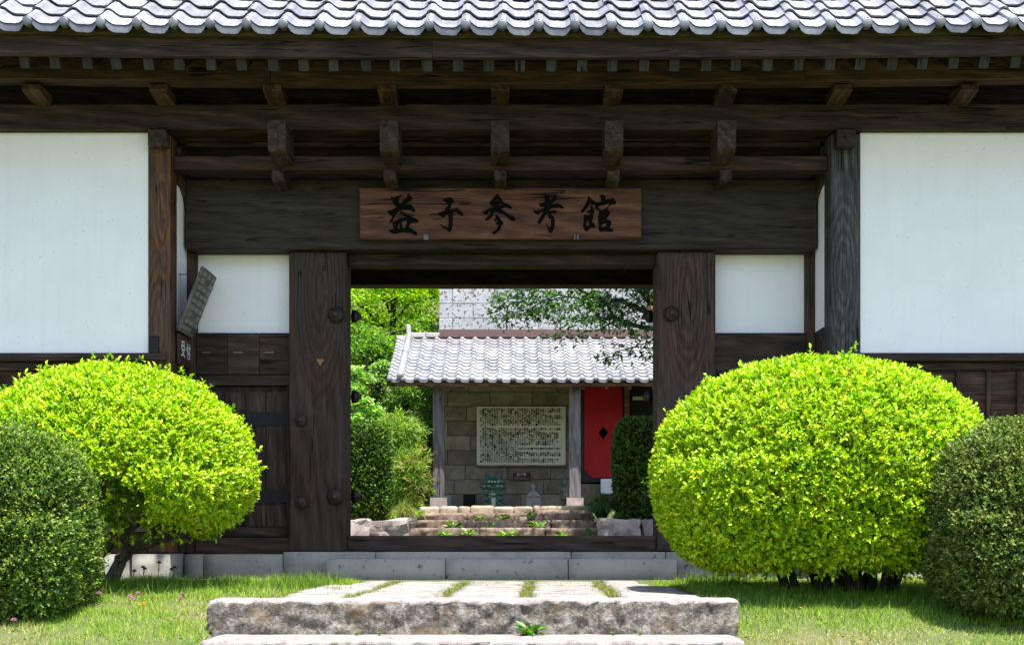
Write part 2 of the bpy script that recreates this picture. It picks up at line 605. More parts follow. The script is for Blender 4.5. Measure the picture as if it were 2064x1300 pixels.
def tile_mat(name, a, b_, rough):
    m, t, b, N, L = new_mat(name)
    v, rnd, tc = obj_coords(t)
    n1 = noise_n(t, v, 9, 5, 0.6)
    n2 = noise_n(t, v, 70, 4, 0.6)
    c = ramp(t, n1, [(0.3, a), (0.7, b_)])
    val = math_n(t, 'ADD', math_n(t, 'MULTIPLY', rnd, 0.5), 0.72)
    c = mixc(t, 1.0, c, val, 'MULTIPLY')
    st = ramp(t, n2, [(0.24, (0.55, 0.47, 0.38)), (0.32, (1, 1, 1))])
    c = mixc(t, 1.0, c, st, 'MULTIPLY')
    L(c, b.inputs['Base Color'])
    L(math_n(t, 'ADD', math_n(t, 'MULTIPLY', n1, 0.25), rough), b.inputs['Roughness'])
    b.inputs['Specular IOR Level'].default_value = 0.5
    b.inputs['Metallic'].default_value = 0.55
    bump(t, b, math_n(t, 'ADD', n1, math_n(t, 'MULTIPLY', n2, .3)), 0.12, 0.01)
    return m


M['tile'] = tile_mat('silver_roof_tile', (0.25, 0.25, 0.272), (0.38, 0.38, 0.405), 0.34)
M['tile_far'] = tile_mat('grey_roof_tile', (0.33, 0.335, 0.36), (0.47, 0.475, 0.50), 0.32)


M['tile_end'] = tile_mat('shaded_tile_end', (0.10, 0.105, 0.12), (0.19, 0.195, 0.215), 0.4)  # shade on the down-facing eave discs and lips, put into the colour


def leaf_mat(name, trans=0.35, rough=0.45, spec=0.35, tcol=(1.0, 1.15, 0.45)):
    m, t, b, N, L = new_mat(name)
    at = N('ShaderNodeAttribute')
    at.attribute_name = 'tint'
    L(at.outputs['Color'], b.inputs['Base Color'])
    b.inputs['Roughness'].default_value = rough
    b.inputs['Specular IOR Level'].default_value = spec
    tr = N('ShaderNodeBsdfTranslucent')
    L(mixc(t, 1.0, at.outputs['Color'], tcol, 'MULTIPLY'), tr.inputs[0])
    mx = N('ShaderNodeMixShader')
    mx.inputs[0].default_value = trans
    L(b.outputs[0], mx.inputs[1])
    L(tr.outputs[0], mx.inputs[2])
    L(mx.outputs[0], t.nodes['Material Output'].inputs[0])
    return m


M['leaf'] = leaf_mat('fresh_leaf', 0.29, tcol=(0.70, 1.05, 0.35))
M['leaf_glossy'] = leaf_mat('glossy_leaf', 0.28, 0.5, 0.22)
M['leaf_tree'] = leaf_mat('tree_leaf', 0.45)
M['grass'] = leaf_mat('grass_blade', 0.3, 0.6, 0.2, (1, 1.05, .6))
M['petal'] = leaf_mat('petal', 0.3, 0.6, 0.2, (1, 1, 1))


def ground_mat():
    m, t, b, N, L = new_mat('lawn_soil')
    v, rnd, tc = obj_coords(t, rnd=0)
    n1 = noise_n(t, v, 1.3, 6, 0.6)
    n2 = noise_n(t, v, 40, 5, 0.65)
    c = ramp(t, n2, [(0.3, (0.05, 0.055, 0.02)), (0.5, (0.09, 0.115, 0.03)), (0.7, (0.15, 0.15, 0.06))])
    g = ramp(t, n1, [(0.45, (0.055, 0.085, 0.018)), (0.6, (0.13, 0.105, 0.055))])
    L(mixc(t, 0.5, c, g), b.inputs['Base Color'])
    b.inputs['Roughness'].default_value = 0.95
    bump(t, b, n2, 0.6, 0.02)
    return m


M['ground'] = ground_mat()

# ------------------------------------------------------------------ ground
def sstep(a, b, x):
    t = min(1, max(0, (x - a) / (b - a)))
    return t * t * (3 - 2 * t)


def gz(x, d):
    if d < 12.6:
        if d >= 9.3:
            z = 0.0
        elif d >= 8.0:
            z = -0.14 * (9.3 - d)
        else:
            z = -0.182 - 0.23 * (8.0 - d)
        z = max(z, -1.3)
        if d < 11:
            z += 0.02 * mnoise.noise(Vector((x * .8, d * .8, 0)))
        if -1.7 < x < 1.22 and d < 8.45:
            z -= .12
        return z - (0.02 if -1.6 < x < 1.3 and 7 < d < 11.3 else 0)
    z = 0.20 + 0.10 * sstep(13, 22, d)
    if d < 22.9:
        return z
    bank = sstep(-1.66, -1.9, x)
    rb = sstep(1.36, 1.55, x)
    ter = 0.84 * sstep(24.85, 25.0, d) + z * (1 - sstep(24.85, 25.0, d))
    bed = 0.58 * sstep(22.95, 23.15, d) + z * (1 - sstep(22.95, 23.15, d))
    zz = ter * (1 - max(bank, rb)) + bed * max(bank, rb)
    zz += bank * (0.35 * sstep(24.5, 27.5, d) + 2.6 * sstep(27.5, 33, d))
    zz += 9.0 * sstep(28.5, 50, d)
    zz += rb * 0.4 * sstep(25, 27, d)
    zz += 25 * sstep(60, 140, d)
    return zz + (0.08 * mnoise.noise(Vector((x * .6, d * .6, 3))) if bank > .5 else 0)


xs = np.concatenate([np.linspace(-150, -8, 14), np.linspace(-7, -2, 22), np.linspace(-1.95, 1.95, 40), np.linspace(2.1, 7, 22), np.linspace(8, 150, 14)])
ds = np.concatenate([np.linspace(-60, 5, 14), np.linspace(5.3, 12.7, 60), np.linspace(13, 22.8, 16), np.linspace(22.9, 29, 50), np.linspace(29.5, 60, 26), np.linspace(64, 200, 12)])
V = [(x, d, gz(x, d)) for d in ds for x in xs]
nx = len(xs)
Fc = [(j * nx + i, j * nx + i + 1, (j + 1) * nx + i + 1, (j + 1) * nx + i) for j in range(len(ds) - 1) for i in range(nx - 1)]
struct(put('ground', mesh_of('ground', V, Fc, M['ground'], True), (0, 0, 0)))

# ------------------------------------------------------------------ gatehouse
AX = -0.095                     # the gate's own axis
XL, XR = -2.79, 2.60            # inner corners of the recess
gate = thing('gatehouse', 'long dark timber gatehouse with white plaster walls and grey tiled eaves', 'gatehouse', (AX, 12.0, 0))


def sag(x):
    return -0.036 * max(0, 1 - (x / 4.2) ** 2)


# foundation
for i, (a, b_) in enumerate([(-5.6, -4.5), (-4.48, -3.6), (-3.58, -3.12), (-3.10, XL + .005)]):
    rough_block('foundation_stone', a, b_, 11.40, 11.9, -0.1, 0.215, M['base_stone'], gate, .12, .008, .003)
for i, (a, b_) in enumerate([(XR - .005, 3.2), (3.22, 4.2), (4.22, 5.6)]):
    rough_block('foundation_stone', a, b_, 11.40, 11.9, -0.1, 0.215, M['base_stone'], gate, .12, .008, .003)
for a, b_ in [(XL + .01, -2.62), (-2.615, -1.945), (-1.94, -1.16), (-1.155, .5), (.505, 1.30), (1.305, 1.76), (1.765, 2.44), (2.445, XR - .01)]:
    rough_block('foundation_stone', a, b_, 11.86, 12.4, -0.1, 0.225 if a > -1.95 and b_ < 1.8 else 0.205, M['base_stone'], gate, .12, .006, .002)
for a, b_ in [(-1.53, -.548), (-.545, .462), (.465, 1.36)]:
    rough_block('threshold_stone', a, b_, 11.52, 11.855, -0.06, 0.172, M['base_stone'], gate, .1, .008, .003)
struct(box('gutter_edge', -5.6, -1.56, 11.24, 11.395, -.05, 0.012, M['concrete'], None, .004))
struct(box('gutter_edge', 1.40, 5.6, 11.24, 11.395, -.05, 0.012, M['concrete'], None, .004))

# main posts, bosses, threshold, lintel
def boss(loc, r, parent, axis='-y'):
    return lathe('boss', [(r, -.01), (r, .012), (r * .93, .026), (r * .78, r * .62), (r * .5, r * .85), (r * .36, r * .92), (r * .34, r * 1.12), (r * .2, r * 1.2)], loc, M['rust_iron'], parent, 16, axis)


pl = box('main_post', X(585, 12), X(700, 12), 11.93, 12.27, .226, 2.785, M['post_main'], gate, .012)
pr = box('main_post', X(1322, 12), X(1440, 12), 11.93, 12.27, .226, 2.785, M['post_main'], gate, .012)
for px, py, rp in [(678, 635, 17), (607, 847, 13), (607, 1013, 13), (676, 1001, 17)]:
    boss((X(px, 11.93), 11.93, Z(py, 11.93)), rp * 11.93 / F, pl)
for px, py, rp in [(1353, 633, 16), (1418, 847, 13), (1418, 1013, 13), (1353, 1001, 17)]:
    boss((X(px, 11.93), 11.93, Z(py, 11.93)), rp * 11.93 / F, pr)
box('threshold_beam', X(700, 12) + .002, X(1322, 12) - .002, 11.95, 12.2, .227, .362, M['wood_x'], gate, .008)
box('lintel', XL + .02, XR - .01, 11.85, 12.22, 2.787, 3.385, M['lintel'], gate, .014)
box('door_head', X(700, 12) + .002, X(1322, 12) - .002, 12.04, 12.24, 2.688, 2.785, M['wood_x'], gate, .006)
box('upper_panel', XL + .02, XR - .01, 12.0, 12.1, 3.387, 4.3, M['wood_x'], gate, .004)

# recess side walls and bays beside the main posts
for s, xi, xp in ((-1, XL, X(585, 12)), (1, XR, X(1440, 12))):
    lo, hi = (xi, xp) if s < 0 else (xp, xi)
    # jamb post against the recess wall
    j0, j1 = (lo + .0, lo + .075) if s < 0 else (hi - .075, hi)
    box('jamb_post', j0, j1, 12.0, 12.16, .206, 2.785, M['brown_z'], gate, .006)
    a, b_ = (j1 + .001, hi - .001) if s < 0 else (lo + .001, j0 - .001)
    box('plaster_panel', a, b_, 12.09, 12.14, 2.105, 2.785, M['plaster'], gate, .002)
    # rail above the side door: three boards on one side, one on the other
    n = 3 if s < 0 else 1
    for k in range(n):
        u0, u1 = a + (b_ - a) * k / n, a + (b_ - a) * (k + 1) / n
        r_ = box('rail_board', u0 + .001, u1 - .001, 12.02 + .003 * k, 12.15, 1.75, 2.103, M['wood_x'], gate, .004)
        if s < 0:
            box('glint_strip', u0 + .05, u0 + .13, 12.005, 12.03, 1.925, 1.94, M['ash_x'], r_, .003)  # pale strip standing for a glint on the board
    box('door_lintel', a, b_, 12.05, 12.16, 1.655, 1.748, M['wood_x'], gate, .004)
    box('side_sill', a, b_, 11.98, 12.16, .206, .345, M['wood_x'], gate, .006)
    dr = box('side_door', a + .045, b_ - .045, 12.115, 12.15, .35, 1.652, M['wood_z'], gate, .003)
    wd = (b_ - a - .09)
    for k in range(4):
        u0 = a + .045 + wd * k / 4
        box('plank', u0 + .003, u0 + wd / 4 - .003, 12.098, 12.114, .44, 1.60, M['wood_z'], dr, .003)
    box('door_rail', a + .047, b_ - .047, 12.085, 12.114, .352, .437, M['wood_x'], dr, .004)
    box('door_stile', a + .001, a + .043, 12.06, 12.15, .347, 1.652, M['wood_z'], gate, .004)
    box('door_stile', b_ - .043, b_ - .001, 12.06, 12.15, .347, 1.652, M['wood_z'], gate, .004)
    for zz in (1.37, .70):
        # iron strap with a flared, forked end
        e = b_ - .02 if s < 0 else a + .02
        q = -s
        pts = [(0, -.05), (-.34, -.062), (-.43, -.085), (-.40, -.03), (-.36, 0), (-.40, .03), (-.43, .085), (-.34, .062), (0, .05)]
        pr_ = [(e + q * x_, z_ + zz) for x_, z_ in pts]
        if q < 0:
            pr_ = pr_[::-1]
        cx = sum(p[0] for p in pr_) / 9
        V_ = [(p[0] - cx, 0, p[1] - zz) for p in pr_] + [(p[0] - cx, .012, p[1] - zz) for p in pr_]
        Fs = [tuple(range(9)), tuple(range(17, 8, -1))] + [(i, 9 + i, 9 + (i + 1) % 9, (i + 1) % 9) for i in range(9)]
        st = put('hinge_strap', mesh_of('hinge_strap', V_, Fs, M['iron']), (cx, 12.082, zz), dr)
    # recess side wall: plaster above, boards below
    w0, w1 = (xi - .06, xi) if s < 0 else (xi, xi + .06)
    box('side_plaster', w0, w1, 11.66, 12.0, 2.10, 3.28, M['plaster'], gate, .002)
    box('side_board', w0 - (.0 if s < 0 else .012), w1 + (.012 if s < 0 else 0), 11.66, 11.998, .22, 2.098, M['wood_z'], gate, .004)
    prism('corner_bracket', [(11.66, 3.64), (11.99, 3.64), (11.99, 3.10), (11.93, 3.12), (11.85, 3.22), (11.74, 3.27), (11.66, 3.285)], w0 - .001 if s < 0 else w0 - .03, w1 + .03 if s < 0 else w1 + .001, M['wood_y'], gate)
    # outer post at the corner of the recess
    o0, o1 = (X(300, 11.45), XL + .001) if s < 0 else (XR - .001, X(1733, 11.45))
    po = box('outer_post', o0, o1, 11.42, 11.655, .22, 3.64, M['post_left' if s < 0 else 'post_right'], gate, .012)
    # outer wall: plaster, rails, battened boards, sill
    wa, wb = (-5.6, o0 - .001) if s < 0 else (o1 + .001, 5.6)
    box('plaster_wall', wa, wb, 11.442, 11.52, 1.852, 3.654, M['plaster'], gate, .002)
    ra, rb_ = (wa, o0 + .155) if s < 0 else (wb - (wb - o0) + .02, wb)
    box('wall_rail', ra, rb_, 11.385, 11.52, 1.785, 1.850, M['wood_x'], gate, .008)
    box('wall_rail', wa, wb, 11.455, 11.56, 1.715, 1.783, M['wood_x'], gate, .005)
    for k in range(6):
        z0 = .46 + k * .2095
        bo = box('lap_board', wa, wb, 11.50, 11.515, z0 - .012, z0 + .222, M['brown_x'], gate, .002, (R(3.2), 0, 0))
    nb = int((wb - wa) / .25)
    for k in range(nb + 1):
        xb = (wb - .03 - k * .25) if s < 0 else (wa + .06 + k * .25)
        if wa + .02 < xb < wb - .02:
            box('batten', xb - .017, xb + .017, 11.462, 11.494, .46, 1.713, M['brown_z'], gate, .003)
    box('wall_ledge', wa, o1 - .02 if s < 0 else wb, 11.385, 11.447, .395, .452, M['ash_x'], gate, .006)
    box('wall_ledge_core', wa, wb, 11.449, 11.56, .395, .455, M['wood_x'], gate, .003)
    box('wall_sill', wa, wb, 11.44, 11.6, .217, .393, M['brown_x'], gate, .008)
    # arm end on top of the outer post
    ce = X(320, 11.36) if s < 0 else X(1703, 11.36)
    box('post_arm', ce - .078, ce + .078, 11.31, 11.419, 3.51, 3.648, M['wood_y'], gate, .008)
    # iron hook plate low on the left outer post
    if s < 0:
        prism('nail_plate', [(11.40, 1.975), (11.418, 1.99), (11.418, 1.86), (11.395, 1.855)], X(303, 11.45), X(322, 11.45), M['iron'], gate)

# long wall plate, arms, purlin
box('wall_plate', -5.6, 5.6, 11.35, 11.60, 3.656, 3.865, M['wood_x'], gate, .01)
for px in (62, 318, 548, 779, 1008, 1238, 1468, 1700, 1955, -170, 2200):
    xc = X(px, 10.93)
    xc = X(px, 11.06)
    prism('upper_arm', [(11.06, 3.926), (11.06, 3.89), (11.075, 3.878), (11.348, 3.845), (11.348, 3.926)], xc - .072, xc + .072, M['brown_y'], gate)
    box('arm_stem', xc - .06, xc + .06, 11.345, 11.7, 3.867, 3.95, M['wood_y'], gate, .004)
for px in (558, 784, 1008, 1238, 1465):
    xc = X(px, 11.1)
    prism('lower_arm', [(11.09, 3.652), (11.105, 3.44), (11.13, 3.415), (11.20, 3.40), (11.495, 3.40), (11.495, 3.652)], xc - .073, xc + .073, M['wood_y'], gate)
    prism('small_arm', [(11.485, 3.362), (11.485, 3.29), (11.51, 3.275), (11.848, 3.285), (11.848, 3.362)], xc * 1.03 - .05, xc * 1.03 + .05, M['wood_y'], gate)
box('recess_beam', XL + .002, XR - .002, 11.50, 11.655, 3.366, 3.482, M['brown_x'], gate, .008)
box('recess_soffit', XL + .002, XR - .002, 11.66, 11.99, 3.60, 3.638, M['wood_x'], gate, .002)
# purlin in segments that follow the sag of the old eave
def sagged(name, x0, x1, y0, y1, z0, z1, mat, parent, nseg=16):
    V_, Fs = [], []
    for i in range(nseg + 1):
        x = x0 + (x1 - x0) * i / nseg
        s_ = sag(x)
        V_ += [(x, y0, z0 + s_), (x, y1, z0 + s_), (x, y1, z1 + s_), (x, y0, z1 + s_)]
    for i in range(nseg):
        for k in range(4):
            a_, b2 = i * 4 + k, i * 4 + (k + 1) % 4
            Fs.append((a_, b2, b2 + 4, a_ + 4))
    Fs += [(3, 2, 1, 0), (nseg * 4, nseg * 4 + 1, nseg * 4 + 2, nseg * 4 + 3)]
    c = Vector(((x0 + x1) / 2, (y0 + y1) / 2, (z0 + z1) / 2))
    bm = bmesh.new()
    vv = [bm.verts.new(Vector(v) - c) for v in V_]
    for f in Fs:
        bm.faces.new([vv[i] for i in f])
    return put(name, bm_mesh(name, bm, mat), c, parent)


box('frieze_board', -5.6, 5.6, 11.63, 11.66, 3.64, 4.6, M['wood_x'], gate, .003)
for a, b_ in ((-5.6, -1.9), (-1.897, 2.3), (2.303, 5.6)):
    sagged('purlin', a, b_, 11.0, 11.18, 3.962, 4.12, M['brown_x'], gate)

# ------------------------------------------------------------------ roof of the gatehouse
roof = put('roof', None, (AX, 10.4, 4.1), gate)
TH = R(36)
ct, st_ = math.cos(TH), math.sin(TH)
# rafters slope at 30 degrees, flat-cut ends
raf = bevel_mesh('rafter', .074, .9, .088, M['wood_y'], .004)
rafe = bevel_mesh('rafter_end', .072, .004, .084, M['end_grain'], .001)
for k in range(-22, 23):
    xr = X(1048, 10.6) + k * .2345 + random.gauss(0, .004)
    zz = 3.955 + sag(xr)
    o = put('rafter', raf, (xr, 10.60 + .45 * math.cos(R(30)), zz + .45 * math.sin(R(30))), roof, (R(30), 0, random.gauss(0, .012)))
    e = put('rafter_end', rafe, (xr, 10.60 - .004, zz - .002), roof, (R(30), 0, 0))
sagged('fascia', -5.6, -.6, 10.50, 10.56, 3.985, 4.125, M['wood_x'], roof, 12)
sagged('fascia', -.598, 5.6, 10.50, 10.56, 3.985, 4.125, M['wood_x'], roof, 12)
sagged('eave_board', -5.6, -1.0, 10.45, 10.56, 4.127, 4.166, M['olive'], roof, 12)
sagged('eave_board', -.998, 5.6, 10.45, 10.56, 4.127, 4.166, M['olive'], roof, 12)


def slab(name, y0, z0, y1, z1, th, mat, parent, x0=-5.6, x1=5.6):
    return prism(name, [(y0, z0), (y1, z1), (y1, z1 + th), (y0, z0 + th)], x0, x1, mat, parent)


slab('sheathing', 10.57, 4.07, 13.6, 4.07 + 3.03 * st_ / ct, .03, M['wood_x'], roof)
slab('sheathing', 16.9, 4.07, 13.6, 4.07 + 3.03 * st_ / ct, .03, M['wood_x'], roof)
# sanded silver tiles
TW, TL = .2705, .25


def tile_shape(W_, L_, amp, th, eave, dzf=.031):
    """S-profile tile; local x across, y up the slope, z normal; origin at the left front corner"""
    n = 10
    over = 1.07
    bm = bmesh.new()
    us = [i / n * over for i in range(n + 1)]

    def h(u):
        return amp * math.cos(2 * math.pi * (u - .13)) + amp * .35 * math.cos(4 * math.pi * (u - .13)) - .012 * u
    rows = []
    for (yy, dz, ub) in ((0.0, dzf, .012), (L_ * 1.16, 0.004, 0)):
        rows.append([bm.verts.new((u * W_, yy, h(u) + dz)) for u in us])
        rows.append([bm.verts.new((u * W_, yy + ub, h(u) + dz - th)) for u in us])
    t0, b0, t1, b1 = rows
    for i in range(n):
        bm.faces.new((t0[i], t0[i + 1], t1[i + 1], t1[i]))
        bm.faces.new((b0[i + 1], b0[i], b1[i], b1[i + 1]))
        bm.faces.new((t0[i + 1], t0[i], b0[i], b0[i + 1]))
    bm.faces.new((t0[0], t1[0], b1[0], b0[0]))
    bm.faces.new((t0[n], b0[n], b1[n], t1[n]))
    if eave:
        nf = len(bm.faces)
        lip = []
        sn, cs = math.sin(TH), math.cos(TH)      # the lip and the disc hang plumb
        for i in range(n + 1):
            u = us[i]
            dr_ = max(.012, .05 * min(1, (u - .05) * 4)) if u < .5 else .05 * max(.25, min(1, (1.14 - u) * 4))
            zt = h(u) + dzf - th * .6
            lip.append((bm.verts.new((u * W_, -.001, zt)), bm.verts.new((u * W_, -sn * dr_, zt - cs * dr_)), bm.verts.new((u * W_, .016 - sn * dr_, zt + .010 - cs * dr_)), bm.verts.new((u * W_, .03, zt))))
        for i in range(n):
            for k in range(3):
                bm.faces.new((lip[i][k], lip[i + 1][k], lip[i + 1][k + 1], lip[i][k + 1]))
        # round end disc of the roll
        cx, cz, r_ = .115 * W_, amp * 1.2 + dzf - .040, .0395
        rings = [(r_, -.03), (r_, .012), (r_ * .92, .020), (r_ * .6, .025), (r_ * .2, .027)]
        seg = 12
        prev = None
        for rr, dd in rings:
            cur = []
            for k in range(seg):
                e1, e2 = rr * math.cos(2 * math.pi * k / seg), rr * math.sin(2 * math.pi * k / seg)
                cur.append(bm.verts.new((cx + e1, sn * e2 - cs * dd, cz + cs * e2 + sn * dd)))
            if prev:
                for k in range(seg):
                    bm.faces.new((prev[k], prev[(k + 1) % seg], cur[(k + 1) % seg], cur[k]))
            prev = cur
        bm.faces.new(prev)
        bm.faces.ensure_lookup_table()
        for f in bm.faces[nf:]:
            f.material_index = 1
    return bm


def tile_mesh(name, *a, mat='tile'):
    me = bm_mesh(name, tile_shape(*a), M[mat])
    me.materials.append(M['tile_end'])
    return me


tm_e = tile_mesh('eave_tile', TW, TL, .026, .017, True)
tm = tile_mesh('roof_tile', TW, TL, .026, .017, False)
for r_ in range(6):
    for c in range(-21, 22):
        xt = X(1012, 10.4) + c * TW - .03
        if xt < -5.65 or xt > 5.4:
            continue
        y_, z_ = 10.385 + r_ * TL * ct, 4.165 + r_ * TL * st_
        if r_ == 0:
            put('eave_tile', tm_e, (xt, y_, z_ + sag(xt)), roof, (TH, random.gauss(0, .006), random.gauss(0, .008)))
        else:
            put('roof_tile', tm, (xt + random.gauss(0, .003), y_, z_ + sag(xt) + random.gauss(0, .002)), roof, (TH + random.gauss(0, .008), random.gauss(0, .008), random.gauss(0, .008)))


def corrugated(name, x0, x1, y0, z0, y1, z1, W_, mat, parent, amp=.026):
    n = int((x1 - x0) / W_ * 6)
    V_, Fs = [], []
    L_ = math.hypot(y1 - y0, z1 - z0)
    ny_, nz_ = -(z1 - z0) / L_, (y1 - y0) / L_
    if nz_ < 0:
        ny_, nz_ = -ny_, -nz_
    for i in range(n + 1):
        x = x0 + (x1 - x0) * i / n
        h_ = amp * math.cos(2 * math.pi * (x - x0) / W_)
        V_ += [(x, y0 + ny_ * h_, z0 + nz_ * h_), (x, y1 + ny_ * h_, z1 + nz_ * h_)]
    for i in range(n):
        Fs.append((2 * i, 2 * i + 2, 2 * i + 3, 2 * i + 1))
    o = put(name, mesh_of(name, V_, Fs, mat, True), (0, 0, 0), parent)
    o['kind'] = 'stuff'
    return o


y6 = 10.385 + 5.9 * TL * ct
z6 = 4.165 + 5.9 * TL * st_
corrugated('upper_tiling', -5.6, 5.6, y6, z6 + .03, 13.6, z6 + .03 + (13.6 - y6) * st_ / ct, TW, M['tile'], roof)
corrugated('rear_tiling', -5.6, 5.6, 17.0, 4.14, 13.6, 4.14 + 3.4 * st_ / ct, TW, M['tile'], roof)

# passage behind the gate
box('passage_wall', -2.2, -2.14, 12.29, 15.3, .2, 4.2, M['wood_y'], gate, .004)
box('passage_wall', 1.96, 2.02, 12.29, 15.3, .2, 4.2, M['wood_y'], gate, .004)
for k in range(9):
    box('ceiling_board', -2.14, 1.955, 12.26 + k * .333, 12.58 + k * .333, 3.36, 3.385, M['wood_x'], gate, .002)
box('rear_lintel', -2.6, 2.4, 15.0, 15.25, 3.045, 3.355, M['wood_x'], gate, .01)
box('rear_wall', -5.6, -2.141, 15.3, 15.4, .2, 4.2, M['plaster'], gate, .002)
box('rear_wall', 1.96, 5.6, 15.3, 15.4, .2, 4.2, M['plaster'], gate, .002)
box('gable_wall', -5.6, -5.5, 11.62, 15.3, .2, 5.4, M['plaster'], gate, .002)
box('gable_wall', 5.5, 5.6, 11.62, 15.3, .2, 5.4, M['plaster'], gate, .002)
# the two big leaves swung open along the passage, a little past square
for s in (-1, 1):
    hx = X(700, 12) - .06 if s < 0 else X(1322, 12) + .06
    th_ = R(11)
    dv = Vector((s * math.sin(th_), math.cos(th_), 0))
    nv = Vector((-s * math.cos(th_), math.sin(th_), 0))        # toward the passage
    c_ = Vector((hx, 12.30, 0)) + dv * .66 - nv * .035
    leaf = put('door_leaf', bevel_mesh('door_leaf', .07, 1.32, 2.285, M['wood_z'], .006), (c_.x, c_.y, 1.5175), gate, (0, 0, -s * th_))
    for zz in (Z(638, 12.5), Z(1000, 12.5), 1.6):
        for dd in (.16, .9):
            q_ = Vector((hx, 12.30, 0)) + dv * dd
            boss((q_.x, q_.y, zz), .058, leaf, 'x').rotation_euler = (0, 0, math.atan2(nv.y, nv.x))

